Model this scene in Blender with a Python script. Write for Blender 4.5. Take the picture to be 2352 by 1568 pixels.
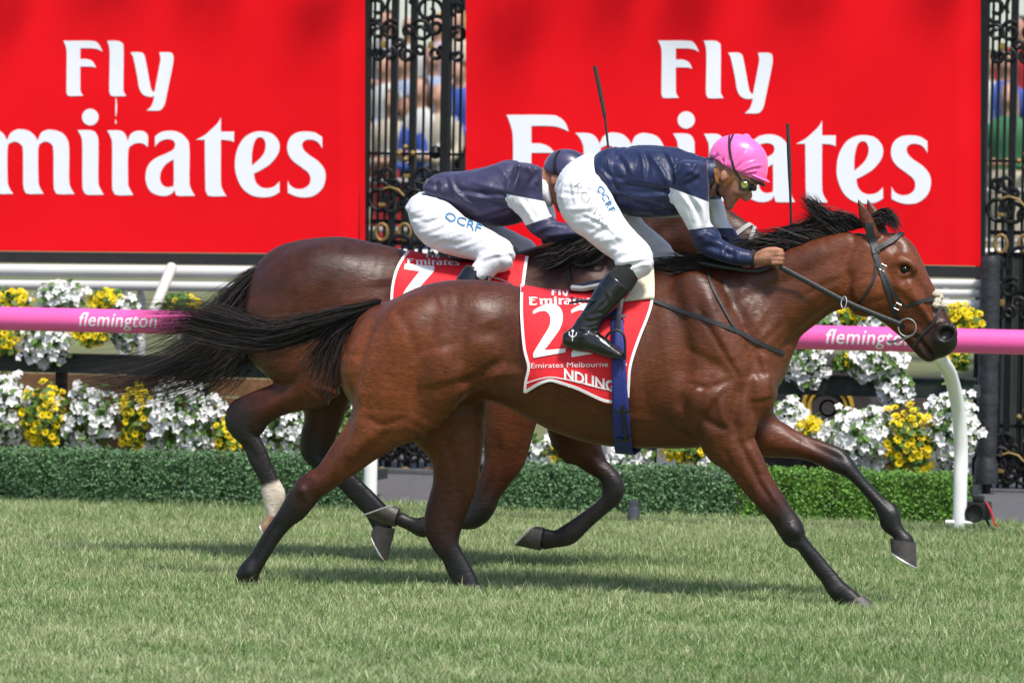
import bpy, bmesh, math, random
import numpy as np
from mathutils import Vector, Matrix
R = math.radians
random.seed(7); rng = np.random.default_rng(11)
sc = bpy.context.scene
for o in list(bpy.data.objects): bpy.data.objects.remove(o)

# ------------------------------------------------------------------ camera
DIST, PXM, HORIZON, EYE, YAW, ROLL = 22.0, 505.0, 456.0, 1.79, R(13), 0.017
FPX = DIST * PXM                      # focal length in reference pixels (frame 2352 x 1568)
_p = math.atan((784 - HORIZON) / FPX)
CAM = np.array([DIST * math.sin(YAW), -DIST * math.cos(YAW), EYE])
FWD = np.array([-math.sin(YAW) * math.cos(_p), math.cos(YAW) * math.cos(_p), -math.sin(_p)])
_r = np.array([math.cos(YAW), math.sin(YAW), 0.0]); _u = np.cross(_r, FWD)
RGT = _r * math.cos(ROLL) + _u * math.sin(ROLL)
UPV = _u * math.cos(ROLL) - _r * math.sin(ROLL)
cd = bpy.data.cameras.new('camera'); cam = bpy.data.objects.new('camera', cd)
sc.collection.objects.link(cam)
cd.sensor_width = 36.0; cd.lens = FPX / 2352.0 * 36.0
cd.clip_start = 0.5; cd.clip_end = 600
cam.matrix_world = Matrix(((RGT[0], UPV[0], -FWD[0], CAM[0]), (RGT[1], UPV[1], -FWD[1], CAM[1]),
                           (RGT[2], UPV[2], -FWD[2], CAM[2]), (0, 0, 0, 1)))
cd.dof.use_dof = True; cd.dof.focus_distance = DIST - 0.25; cd.dof.aperture_fstop = 5.0
sc.camera = cam

# ------------------------------------------------------------------ sky, sun, exposure
SUN_ELEV, SUN_AZ = R(60), R(-52)      # azimuth measured from +X towards -Y (camera side, to the right)
w = bpy.data.worlds.new('World'); sc.world = w; w.use_nodes = True
nt = w.node_tree; bg = nt.nodes['Background']
sky = nt.nodes.new('ShaderNodeTexSky'); sky.sky_type = 'NISHITA'; sky.sun_disc = False
sky.sun_elevation = SUN_ELEV
sdir = Vector((math.cos(SUN_ELEV) * math.cos(SUN_AZ), math.cos(SUN_ELEV) * math.sin(SUN_AZ), math.sin(SUN_ELEV)))
sky.sun_rotation = math.atan2(sdir.x, sdir.y)
sky.air_density = 1.0; sky.dust_density = 1.5; sky.ozone_density = 1.0
nt.links.new(sky.outputs[0], bg.inputs[0]); bg.inputs[1].default_value = 0.11
sl = bpy.data.lights.new('sun', 'SUN'); sl.energy = 3.4; sl.angle = R(9.0); sl.color = (1.0, 0.955, 0.89)
so = bpy.data.objects.new('sun', sl); sc.collection.objects.link(so)
so.rotation_euler = sdir.to_track_quat('Z', 'Y').to_euler()
sc.view_settings.view_transform = 'Standard'; sc.view_settings.look = 'None'
sc.view_settings.exposure = 0.72; sc.view_settings.gamma = 1.0; sc.view_settings.use_curve_mapping = False
sc.cycles.max_bounces = 6; sc.cycles.transparent_max_bounces = 8

# ------------------------------------------------------------------ helpers
def at(x, y, Y):
    "reference pixel -> world point on the vertical plane at depth Y"
    d = FWD + RGT * ((x - 1176) / FPX) - UPV * ((y - 784) / FPX)
    return CAM + d * ((Y - CAM[1]) / d[1])
def ground_at(x, y, z=0.0):
    d = FWD + RGT * ((x - 1176) / FPX) - UPV * ((y - 784) / FPX)
    return CAM + d * ((z - CAM[2]) / d[2])
def scale_at(Y, x=1176):
    "reference pixels per metre at depth Y"
    return FPX / float((at(x, 784, Y) - CAM) @ FWD)

COL = sc.collection
def tag(o, label=None, cat=None, group=None, kind=None):
    if label: o['label'] = label
    if cat: o['category'] = cat
    if group: o['group'] = group
    if kind: o['kind'] = kind
    return o
def empty(name, loc, label=None, cat=None, group=None):
    o = bpy.data.objects.new(name, None); COL.objects.link(o); o.location = Vector(loc)
    o.empty_display_size = 0.1
    return tag(o, label, cat, group)
def link(name, me, mat=None, parent=None, smooth=True):
    o = bpy.data.objects.new(name, me); COL.objects.link(o)
    if mat is not None and not me.materials: me.materials.append(mat)
    if parent is not None:
        o.parent = parent
        # vertices are written in world space: undo the chain of parent offsets
        off = Vector((0, 0, 0)); p = parent
        while p is not None: off += p.location; p = p.parent
        o.location = -off
    if smooth and len(me.polygons): me.polygons.foreach_set('use_smooth', np.ones(len(me.polygons), bool))
    return o
def mesh_np(name, v, f, smooth=True):
    "numpy mesh: v (n,3); f (m,k) ints or list of such arrays"
    me = bpy.data.meshes.new(name)
    fl = f if isinstance(f, list) else [f]
    v = np.asarray(v, np.float32)
    me.vertices.add(len(v)); me.vertices.foreach_set('co', v.ravel())
    idx = np.concatenate([np.asarray(a, np.int32).ravel() for a in fl])
    tot = np.concatenate([np.full(len(a), np.asarray(a).shape[1], np.int32) for a in fl])
    st = np.concatenate([[0], np.cumsum(tot)[:-1]]).astype(np.int32)
    me.loops.add(len(idx)); me.loops.foreach_set('vertex_index', idx)
    me.polygons.add(len(tot)); me.polygons.foreach_set('loop_start', st); me.polygons.foreach_set('loop_total', tot)
    me.polygons.foreach_set('use_smooth', np.full(len(tot), smooth, bool))
    me.update(calc_edges=True); me.validate()
    return me
def set_col(me, name, c):
    c = np.asarray(c, np.float32)
    if c.shape[1] == 3: c = np.concatenate([c, np.ones((len(c), 1), np.float32)], 1)
    a = me.color_attributes.new(name, 'FLOAT_COLOR', 'POINT'); a.data.foreach_set('color', c.ravel())

def catmull(P, n):
    "resample rows of P (k,m) with a Catmull-Rom spline, n pieces a span"
    P = np.asarray(P, float)
    if len(P) < 3: 
        t = np.linspace(0, 1, n * (len(P) - 1) + 1)[:, None]; return P[0] * (1 - t) + P[-1] * t
    Q = np.vstack([2 * P[0] - P[1], P, 2 * P[-1] - P[-2]]); out = []
    for i in range(1, len(Q) - 2):
        for k in range(n):
            t = k / n; a, b, c, d = Q[i - 1], Q[i], Q[i + 1], Q[i + 2]
            out.append(.5 * (2 * b + (c - a) * t + (2 * a - 5 * b + 4 * c - d) * t * t + (3 * b - a - 3 * c + d) * t ** 3))
    out.append(P[-1]); return np.array(out)

class MB:
    "collects simple shapes into one mesh"
    def __init__(s): s.v = []; s.f = []
    def add(s, v, f):
        n = len(s.v); s.v += [tuple(map(float, p)) for p in v]; s.f += [[i + n for i in q] for q in f]; return s
    def box(s, lo, hi, bev=0.0):
        x0, y0, z0 = lo; x1, y1, z1 = hi
        return s.add([(x0, y0, z0), (x1, y0, z0), (x1, y1, z0), (x0, y1, z0), (x0, y0, z1), (x1, y0, z1), (x1, y1, z1), (x0, y1, z1)],
                     [(3, 2, 1, 0), (4, 5, 6, 7), (0, 1, 5, 4), (1, 2, 6, 5), (2, 3, 7, 6), (3, 0, 4, 7)])
    def tube(s, pts, r, n=8, flat=None, up=None, caps=True):
        "round or flattened tube through pts; r number or list; flat: second radius along 'up'"
        pts = [Vector(p) for p in pts]; k = len(pts)
        rr = r if hasattr(r, '__len__') else [r] * k
        ff = flat if hasattr(flat, '__len__') else [flat] * k
        V = []; F = []; ref = Vector(up) if up is not None else None; prev = None
        for i, p in enumerate(pts):
            t = (pts[min(i + 1, k - 1)] - pts[max(i - 1, 0)]).normalized()
            if ref is not None: b = t.cross(ref)
            elif prev is not None: b = t.cross(prev.cross(t)) if False else (prev - t * prev.dot(t))
            else: b = t.cross(Vector((0, 0, 1)) if abs(t.z) < .9 else Vector((1, 0, 0)))
            if b.length < 1e-6: b = t.orthogonal()
            b.normalize(); c = t.cross(b).normalized(); prev = b
            for j in range(n):
                a = 2 * math.pi * j / n
                V.append(p + b * (math.cos(a) * rr[i]) + c * (math.sin(a) * (ff[i] if ff[i] is not None else rr[i])))
        for i in range(k - 1):
            for j in range(n):
                F.append((i * n + j, i * n + (j + 1) % n, (i + 1) * n + (j + 1) % n, (i + 1) * n + j))
        if caps: F.append(tuple(range(n))[::-1]); F.append(tuple(range((k - 1) * n, k * n)))
        return s.add(V, F)
    def lathe(s, prof, centre=(0, 0, 0), axis='Z', n=16):
        V = []; F = []; c = Vector(centre)
        for (r, h) in prof:
            for j in range(n):
                a = 2 * math.pi * j / n; x, y = r * math.cos(a), r * math.sin(a)
                V.append(c + (Vector((x, y, h)) if axis == 'Z' else Vector((x, h, y)) if axis == 'Y' else Vector((h, x, y))))
        for i in range(len(prof) - 1):
            for j in range(n):
                F.append((i * n + j, i * n + (j + 1) % n, (i + 1) * n + (j + 1) % n, (i + 1) * n + j))
        if prof[0][0] > 1e-6: F.append(tuple(range(n))[::-1])
        if prof[-1][0] > 1e-6: F.append(tuple(range((len(prof) - 1) * n, len(prof) * n)))
        return s.add(V, F)
    def build(s, name, mat, parent=None, smooth=True, bevel=0.0):
        me = bpy.data.meshes.new(name); me.from_pydata(s.v, [], s.f); me.update()
        bm = bmesh.new(); bm.from_mesh(me); bmesh.ops.recalc_face_normals(bm, faces=bm.faces)
        if bevel:
            bmesh.ops.bevel(bm, geom=[e for e in bm.edges if len(e.link_faces) == 2 and e.calc_face_angle(0) > .6], offset=bevel, segments=2, affect='EDGES', profile=.6)
        bm.to_mesh(me); bm.free()
        o = link(name, me, mat, parent, smooth)
        if smooth:
            try: me.set_sharp_from_angle(angle=R(38))
            except Exception: pass
        return o

# ------------------------------------------------------------------ materials
MATS = {}
def nodes(name):
    m = bpy.data.materials.new(name); m.use_nodes = True; t = m.node_tree
    return m, t, t.nodes['Principled BSDF']
def N(t, kind, **kw):
    n = t.nodes.new(kind)
    for k, v in kw.items():
        if k in n.inputs: n.inputs[k].default_value = v
        else: setattr(n, k, v)
    return n
def ramp(t, stops, interp='LINEAR'):
    n = t.nodes.new('ShaderNodeValToRGB'); cr = n.color_ramp; cr.interpolation = interp
    while len(cr.elements) < len(stops): cr.elements.new(.5)
    for e, (p, c) in zip(cr.elements, stops):
        e.position = p; e.color = (*c, 1) if len(c) == 3 else c
    return n
def mat(name, col, rough=.5, metal=0., var=.12, scale=12., bump=0., bscale=60., spec=.5, sheen=0., coat=0., aniso=None, dirt=None):
    "plain procedural material: base colour with uneven tone and optional relief and dirt"
    m, t, b = nodes(name)
    tc = N(t, 'ShaderNodeTexCoord'); nz = N(t, 'ShaderNodeTexNoise', Scale=scale, Detail=6.0, Roughness=.6)
    t.links.new(tc.outputs['Object'], nz.inputs['Vector'])
    c = np.array(col); rp = ramp(t, [(.3, tuple(np.clip(c * (1 - var), 0, 1))), (.72, tuple(np.clip(c * (1 + var), 0, 1)))])
    t.links.new(nz.outputs['Fac'], rp.inputs[0]); out = rp.outputs[0]
    if dirt:
        n2 = N(t, 'ShaderNodeTexNoise', Scale=dirt[1], Detail=8.0, Roughness=.7); t.links.new(tc.outputs['Object'], n2.inputs['Vector'])
        r2 = ramp(t, [(dirt[2], (0, 0, 0)), (dirt[2] + .15, (1, 1, 1))]); t.links.new(n2.outputs['Fac'], r2.inputs[0])
        mx = N(t, 'ShaderNodeMix', data_type='RGBA'); mx.inputs['B'].default_value = (*dirt[0], 1)
        t.links.new(r2.outputs[0], mx.inputs['Factor']); t.links.new(out, mx.inputs[6]); mx.inputs[7].default_value = (*dirt[0], 1); out = mx.outputs[2]
    t.links.new(out, b.inputs['Base Color'])
    b.inputs['Roughness'].default_value = rough; b.inputs['Metallic'].default_value = metal
    b.inputs['Specular IOR Level'].default_value = spec
    if sheen: b.inputs['Sheen Weight'].default_value = sheen
    if coat: b.inputs['Coat Weight'].default_value = coat; b.inputs['Coat Roughness'].default_value = .15
    if bump:
        n3 = N(t, 'ShaderNodeTexNoise', Scale=bscale, Detail=5.0); t.links.new(tc.outputs['Object'], n3.inputs['Vector'])
        bp = N(t, 'ShaderNodeBump', Strength=bump, Distance=.01); t.links.new(n3.outputs['Fac'], bp.inputs['Height'])
        t.links.new(bp.outputs[0], b.inputs['Normal'])
    MATS[name] = m; return m
# ------------------------------------------------------------------ smooth-union bodies: tubes and ellipsoids blended on a grid, skinned as one surface
class Body:
    def __init__(s, Y0, vox): s.Y0 = Y0; s.h = vox; s.ops = []
    def tube(s, st, k=.02, n=4, sub=False):
        "st rows: world x,y,z, in-plane radius, lateral radius, tint"
        s.ops.append(('t', catmull(st, n), k, sub))
    def pairs(s, rows, y, k=.02, n=4, tint=0.0, sub=False, mir=False):
        "rows: (edge a x,y, edge b x,y, lateral half width[, tint[, dy]]) in reference pixels; y lateral centre(s)"
        st = []
        for i, q in enumerate(rows):
            yy = s.Y0 + (y[0] + (y[1] - y[0]) * i / (len(rows) - 1) if hasattr(y, '__len__') else y)
            a, b = at(q[0], q[1], yy), at(q[2], q[3], yy)
            st.append([*((a + b) / 2), np.linalg.norm(a - b) / 2, q[4], q[5] if len(q) > 5 else tint, *(b - a)])
        # the edges may be given aslant: keep only the part of the width that lies across the axis
        C = np.array([q[:3] for q in st]); T = np.gradient(C, axis=0)
        for q, t in zip(st, T):
            d = np.array(q[6:9]); l = math.hypot(t[0], t[2])
            if l > 1e-6: q[3] = max(abs(d[0] * t[2] - d[2] * t[0]) / l / 2, q[3] * .55)
        st = [q[:6] for q in st]
        s.tube(st, k, n, sub=sub)
        if mir: s.tube([[q[0], 2 * s.Y0 - q[1], *q[2:]] for q in st], k, n, sub=sub)
    def line(s, rows, k=.01, n=3, tint=0.0, sub=False, mir=False):
        "rows: (x, y px, y offset m, r m[, w m])"
        st = [[*at(q[0], q[1], s.Y0 + q[2]), q[3], q[4] if len(q) > 4 else q[3], tint] for q in rows]
        s.tube(st, k, n, sub=sub)
        if mir: s.tube([[q[0], 2 * s.Y0 - q[1], *q[2:]] for q in st], k, n, sub=sub)
    def ell(s, x, y, yo, rx, rz, ry, ang=0., k=.03, tint=0.0, sub=False):
        "ellipsoid: centre px, y offset m, radii rx along ang, rz across (px), ry lateral (m)"
        c = at(x, y, s.Y0 + yo); sc_ = 1 / scale_at(s.Y0 + yo)
        s.ops.append(('e', (c, rx * sc_, ry, rz * sc_, R(ang)), k, sub, tint))
    # distance functions
    @staticmethod
    def _seg(P, a, b):
        d = b[:3] - a[:3]; L = d @ d + 1e-12
        q = P - a[:3]; raw = (q @ d) / L; t = np.clip(raw, 0, 1)
        ov = (raw - t) ** 2 * (L * 9.0)                      # past the ends: flattened caps
        q = q - raw[..., None] * d; rr = a[3] + t * (b[3] - a[3]); ww = a[4] + t * (b[4] - a[4])
        v = q[..., 1] ** 2; u2 = q[..., 0] ** 2 + q[..., 2] ** 2 + ov
        r2 = rr * rr; w2 = ww * ww; ur = u2 / r2; vw = v / w2
        k0 = np.sqrt(ur + vw); k1 = np.sqrt(ur / r2 + vw / w2) + 1e-9
        return k0 * (k0 - 1) / k1, t
    @staticmethod
    def _ell(P, e):
        c, rx, ry, rz, an = e; q = P - c; ca, sa = math.cos(an), math.sin(an)
        x = q[..., 0] * ca + q[..., 2] * sa; z = -q[..., 0] * sa + q[..., 2] * ca; y = q[..., 1]
        k0 = np.sqrt((x / rx) ** 2 + (y / ry) ** 2 + (z / rz) ** 2); k1 = np.sqrt((x / rx ** 2) ** 2 + (y / ry ** 2) ** 2 + (z / rz ** 2) ** 2) + 1e-9
        return k0 * (k0 - 1) / k1
    def mesh(s, name, smooth=2, clip=None, inflate=0.0, strokes=None, warp=None):
        h = s.h; lo = np.full(3, 1e9); hi = -lo
        for op in s.ops:
            if op[3]: continue
            if op[0] == 't':
                m = np.maximum(op[1][:, 3], op[1][:, 4]).max() + .02
                lo = np.minimum(lo, op[1][:, :3].min(0) - m); hi = np.maximum(hi, op[1][:, :3].max(0) + m)
            else:
                m = max(op[1][1:4]); lo = np.minimum(lo, op[1][0] - m - .02); hi = np.maximum(hi, op[1][0] + m + .02)
        dim = np.ceil((hi - lo) / h).astype(int) + 2
        D = np.full(dim, .25, np.float32)
        ax = [lo[i] + h * np.arange(dim[i]) for i in range(3)]
        def region(l, u):
            i0 = np.clip(np.floor((l - lo) / h).astype(int), 0, dim); i1 = np.clip(np.ceil((u - lo) / h).astype(int) + 1, 0, dim)
            return tuple(slice(i0[i], i1[i]) for i in range(3))
        def grid(sl):
            g = np.meshgrid(ax[0][sl[0]], ax[1][sl[1]], ax[2][sl[2]], indexing='ij'); return np.stack(g, -1).astype(np.float32)
        def smin(a, b, k):
            hh = np.maximum(k - np.abs(a - b), 0) / k; return np.minimum(a, b) - hh * hh * k * .25
        for op in s.ops:
            k = op[2]; pad = k + 2.5 * h
            if op[0] == 't':
                st = op[1]; m = np.maximum(st[:, 3], st[:, 4]).max() + pad
                big = region(st[:, :3].min(0) - m, st[:, :3].max(0) + m)
                T = np.full(tuple(x.stop - x.start for x in big), .25, np.float32)
                for a, b in zip(st[:-1], st[1:]):
                    m = max(a[3], a[4], b[3], b[4]) + pad
                    sl = region(np.minimum(a[:3], b[:3]) - m, np.maximum(a[:3], b[:3]) + m)
                    d, _ = s._seg(grid(sl), a.astype(np.float32), b.astype(np.float32))
                    sub = tuple(slice(x.start - y.start, x.stop - y.start) for x, y in zip(sl, big))
                    T[sub] = np.minimum(T[sub], d)
                sl, d = big, T
            else:
                c = op[1][0]; m = max(op[1][1:4]) + pad
                sl = region(c - m, c + m); d = s._ell(grid(sl), op[1])
            if d.size == 0: continue
            D[sl] = -smin(-D[sl], d, k) if op[3] else smin(D[sl], d, k)
        D -= inflate
        if clip is not None:      # keep only the side where clip(P) < 0
            g = grid(tuple(slice(0, n) for n in dim)); D = np.maximum(D, clip(g))
        v, f = surface_nets(D, lo, h)
        v = relax(v, f, smooth)
        if warp is not None: v = warp(v, f)
        if strokes is not None: v = relax(s.sculpt(v, f, strokes), f, 1)
        me = mesh_np(name, v, f)
        return me, v
    def tint(s, v, soft=.018):
        v = np.asarray(v, np.float32); wsum = np.full(len(v), 1e-9, np.float32); csum = np.zeros(len(v), np.float32)
        for op in s.ops:
            if op[3]: continue
            if op[0] == 't':
                m_ = np.maximum(op[1][:, 3], op[1][:, 4]).max() + .05; st = op[1][::2] if len(op[1]) > 6 else op[1]
                ix = np.nonzero(((v > op[1][:, :3].min(0) - m_) & (v < op[1][:, :3].max(0) + m_)).all(1))[0]
                if not len(ix): continue
                q = v[ix]; best = np.full(len(q), 9., np.float32); bc = np.zeros(len(q), np.float32)
                for a, b in zip(st[:-1], st[1:]):
                    d, t = s._seg(q, a.astype(np.float32), b.astype(np.float32)); c = a[5] + t * (b[5] - a[5]); m = d < best
                    best[m] = d[m]; bc[m] = c[m]
            else:
                m_ = max(op[1][1:4]) + .05; ix = np.nonzero((np.abs(v - op[1][0].astype(np.float32)) < m_).all(1))[0]
                if not len(ix): continue
                best = s._ell(v[ix], op[1]); bc = op[4]
            ww = np.exp(-np.clip(best + .03, -.02, 1) / soft); wsum[ix] += ww; csum[ix] += ww * bc
        return csum / wsum
    def sculpt(s, v, f, strokes):
        """strokes drawn in side view: (points px, amplitude m, sigma px[, side]); + raises, - sinks the skin along its normal,
        fading where the skin turns away from the side"""
        n = vnormals(v, f); q = v - CAM; z = q @ FWD
        px = 1176 + FPX * (q @ RGT) / z; py = 784 - FPX * (q @ UPV) / z
        # undo the sideways shift that the lateral offset gives, so that both flanks take the stroke at the same place
        o = at(1176, 784, s.Y0); shift = FPX * ((np.stack([v[:, 0] * 0 + o[0], v[:, 1], v[:, 2] * 0 + o[2]], 1) - CAM) @ RGT) / z - FPX * ((o - CAM) @ RGT) / float((o - CAM) @ FWD)
        near = v[:, 1] < s.Y0; px = np.where(near, px, px - 2 * shift)
        side = np.clip(np.abs(n[:, 1]) * 1.7 - .1, 0, 1); h = np.zeros(len(v))
        for st in strokes:
            p = np.asarray(st[0], float); p = catmull(p, 4) if len(p) > 2 else p; best = np.full(len(v), 1e9); par = np.full(len(v), .5)
            if len(p) == 1: best = (px - p[0, 0]) ** 2 + (py - p[0, 1]) ** 2
            for k_, (a, b) in enumerate(zip(p[:-1], p[1:])):
                d = b - a; t = np.clip(((px - a[0]) * d[0] + (py - a[1]) * d[1]) / (d @ d + 1e-9), 0, 1)
                q2 = (px - a[0] - t * d[0]) ** 2 + (py - a[1] - t * d[1]) ** 2; m = q2 < best; best = np.where(m, q2, best); par = np.where(m, (k_ + t) / max(1, len(p) - 1), par)
            g = np.exp(-best / (2 * st[2] ** 2)) * st[1] * np.clip(.25 + 5.2 * par * (1 - par), 0, 1)
            if len(st) > 3: g = np.where((v[:, 1] - s.Y0) * st[3] > 0, g, 0)
            h += g
        return v + n * (h * side)[:, None]
def surface_nets(D, lo, h):
    ins = D < 0; n = np.array(D.shape) - 1
    c = [(i, j, k) for i in (0, 1) for j in (0, 1) for k in (0, 1)]
    anyi = np.zeros(n, bool); alli = np.ones(n, bool)
    for (i, j, k) in c:
        q = ins[i:i + n[0], j:j + n[1], k:k + n[2]]; anyi |= q; alli &= q
    idx = np.argwhere(anyi & ~alli)
    vals = np.stack([D[idx[:, 0] + i, idx[:, 1] + j, idx[:, 2] + k] for (i, j, k) in c], 1)
    acc = np.zeros((len(idx), 3)); cnt = np.zeros(len(idx)); C = np.array(c, float)
    for a in range(8):
        for b in range(a + 1, 8):
            if np.abs(C[a] - C[b]).sum() != 1: continue
            va, vb = vals[:, a], vals[:, b]; m = (va < 0) != (vb < 0)
            t = np.where(m, va / np.where(m, va - vb, 1), 0)
            acc[m] += C[a] + t[m, None] * (C[b] - C[a]); cnt[m] += 1
    v = lo + h * (idx + acc / np.maximum(cnt, 1)[:, None])
    vid = np.full(n, -1, np.int32); vid[tuple(idx.T)] = np.arange(len(idx)); F = []
    for axn in range(3):
        sl0 = [slice(None)] * 3; sl1 = [slice(None)] * 3; sl0[axn] = slice(0, -1); sl1[axn] = slice(1, None)
        A, B = ins[tuple(sl0)], ins[tuple(sl1)]; e = np.argwhere(A != B); flip = A[tuple(e.T)]
        o1, o2 = [(1, 2), (2, 0), (0, 1)][axn]
        ok = (e[:, o1] > 0) & (e[:, o2] > 0) & (e[:, o1] < n[o1]) & (e[:, o2] < n[o2]); e, flip = e[ok], flip[ok]
        def g(d1, d2):
            q = e.copy(); q[:, o1] -= d1; q[:, o2] -= d2; return vid[tuple(q.T)]
        q = np.stack([g(1, 1), g(0, 1), g(0, 0), g(1, 0)], 1); q[~flip] = q[~flip][:, ::-1]; F.append(q)
    f = np.concatenate(F); f = f[(f >= 0).all(1)]
    return v, f
def relax(v, f, it, lam=.5):
    e = np.concatenate([f[:, [i, (i + 1) % f.shape[1]]] for i in range(f.shape[1])])
    a = np.concatenate([e[:, 0], e[:, 1]]); b = np.concatenate([e[:, 1], e[:, 0]])
    deg = np.bincount(a, minlength=len(v)).astype(float); deg[deg == 0] = 1
    for i in range(it * 2):
        l = lam if i % 2 == 0 else -lam * 1.04
        m = np.stack([np.bincount(a, v[b, k], len(v)) for k in range(3)], 1) / deg[:, None]
        v = v + l * (m - v)
    return v
def vnormals(v, f):
    n = np.cross(v[f[:, 2]] - v[f[:, 0]], v[f[:, 3]] - v[f[:, 1]]); out = np.zeros_like(v)
    for k in range(4): 
        for c in range(3): out[:, c] += np.bincount(f[:, k], n[:, c], len(v))
    return out / (np.linalg.norm(out, axis=1)[:, None] + 1e-12)
# ------------------------------------------------------------------ horses
def coat_material(name, dark):
    m, t, b = nodes(name)
    at_ = N(t, 'ShaderNodeAttribute', attribute_name='coat'); tc = N(t, 'ShaderNodeTexCoord')
    n1 = N(t, 'ShaderNodeTexNoise', Scale=3.2, Detail=5.0, Roughness=.55); t.links.new(tc.outputs['Object'], n1.inputs['Vector'])
    hs = N(t, 'ShaderNodeMix', data_type='RGBA', blend_type='MULTIPLY')
    r1 = ramp(t, [(.3, (.72, .68, .66)), (.7, (1.22, 1.22, 1.22))]); t.links.new(n1.outputs['Fac'], r1.inputs[0])
    hs.inputs[0].default_value = 1.0; t.links.new(at_.outputs['Color'], hs.inputs[6]); t.links.new(r1.outputs[0], hs.inputs[7])
    # fine hair: stretched noise
    mp = N(t, 'ShaderNodeMapping'); mp.inputs['Scale'].default_value = (32, 95, 150); mp.inputs['Rotation'].default_value = (0, R(32), 0)
    t.links.new(tc.outputs['Object'], mp.inputs['Vector'])
    n2 = N(t, 'ShaderNodeTexNoise', Scale=1.0, Detail=3.0); t.links.new(mp.outputs[0], n2.inputs['Vector'])
    r2 = ramp(t, [(.25, (.68, .68, .68)), (.75, (1.3, 1.3, 1.3))]); t.links.new(n2.outputs['Fac'], r2.inputs[0])
    h2 = N(t, 'ShaderNodeMix', data_type='RGBA', blend_type='MULTIPLY'); h2.inputs[0].default_value = 1.0
    t.links.new(hs.outputs[2], h2.inputs[6]); t.links.new(r2.outputs[0], h2.inputs[7])
    n6 = N(t, 'ShaderNodeTexNoise', Scale=16., Detail=7., Roughness=.75); t.links.new(tc.outputs['Object'], n6.inputs['Vector']); r6 = ramp(t, [(.3, (.74, .72, .7)), (.7, (1.25, 1.25, 1.22))]); t.links.new(n6.outputs['Fac'], r6.inputs[0])
    h3 = N(t, 'ShaderNodeMix', data_type='RGBA', blend_type='MULTIPLY'); h3.inputs[0].default_value = 1.0; t.links.new(h2.outputs[2], h3.inputs[6]); t.links.new(r6.outputs[0], h3.inputs[7])
    t.links.new(h3.outputs[2], b.inputs['Base Color'])
    rr = ramp(t, [(.3, (.36, .36, .36)), (.7, (.54, .54, .54))]); t.links.new(n6.outputs['Fac'], rr.inputs[0]); t.links.new(rr.outputs[0], b.inputs['Roughness'])
    b.inputs['Roughness'].default_value = .44; b.inputs['Specular IOR Level'].default_value = .38
    n4 = N(t, 'ShaderNodeTexNoise', Scale=5.5, Detail=1.5, Distortion=.9); t.links.new(tc.outputs['Object'], n4.inputs['Vector'])
    r4 = ramp(t, [(.491, (0, 0, 0)), (.5, (1, 1, 1)), (.509, (0, 0, 0))]); t.links.new(n4.outputs['Fac'], r4.inputs[0])
    n5 = N(t, 'ShaderNodeTexNoise', Scale=2.6, Detail=1.); t.links.new(tc.outputs['Object'], n5.inputs['Vector']); r5 = ramp(t, [(.5, (0, 0, 0)), (.62, (1, 1, 1))]); t.links.new(n5.outputs['Fac'], r5.inputs[0])
    vm = N(t, 'ShaderNodeMath', operation='MULTIPLY'); t.links.new(r4.outputs[0], vm.inputs[0]); t.links.new(r5.outputs[0], vm.inputs[1])
    b0 = N(t, 'ShaderNodeBump', Strength=.2, Distance=.006); t.links.new(vm.outputs[0], b0.inputs['Height'])
    # skin folds and veins (broad) plus hair grain (fine)
    m3 = N(t, 'ShaderNodeMapping'); m3.inputs['Scale'].default_value = (9, 9, 26); m3.inputs['Rotation'].default_value = (0, R(-38), 0)
    t.links.new(tc.outputs['Object'], m3.inputs['Vector'])
    n3 = N(t, 'ShaderNodeTexNoise', Scale=1.0, Detail=4.0, Distortion=.8); t.links.new(m3.outputs[0], n3.inputs['Vector'])
    b1 = N(t, 'ShaderNodeBump', Strength=.22, Distance=.012); t.links.new(n3.outputs['Fac'], b1.inputs['Height']); t.links.new(b0.outputs[0], b1.inputs['Normal'])
    b2 = N(t, 'ShaderNodeBump', Strength=.32, Distance=.004); t.links.new(n2.outputs['Fac'], b2.inputs['Height']); t.links.new(b1.outputs[0], b2.inputs['Normal'])
    t.links.new(b2.outputs[0], b.inputs['Normal'])
    return m
def hair_material():
    m, t, b = nodes('black_hair'); a = N(t, 'ShaderNodeAttribute', attribute_name='tone'); t.links.new(a.outputs['Color'], b.inputs['Base Color'])
    b.inputs['Roughness'].default_value = .6; b.inputs['Specular IOR Level'].default_value = .17; return m
M_HAIR = hair_material()
M_HOOF = mat('hoof_horn', (.05, .043, .04), rough=.5, var=.35, scale=25, bump=.3, bscale=80)
M_HOOF2 = mat('pale_hoof', (.32, .2, .12), rough=.5, var=.3, scale=25)
M_SHOE = mat('aluminium_shoe', (.62, .62, .62), rough=.35, metal=.7, var=.1)
M_EYE = mat('eye', (.006, .004, .003), rough=.08, spec=.4)
M_LEATHER = mat('black_leather', (.014, .014, .015), rough=.42, var=.3, scale=40, bump=.25, bscale=300)
M_METAL = mat('bright_steel', (.42, .42, .41), rough=.32, metal=1.0, var=.1)
M_FLEECE = mat('cream_fleece', (.62, .55, .42), rough=.95, var=.2, scale=90, bump=1., bscale=250)

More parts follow.
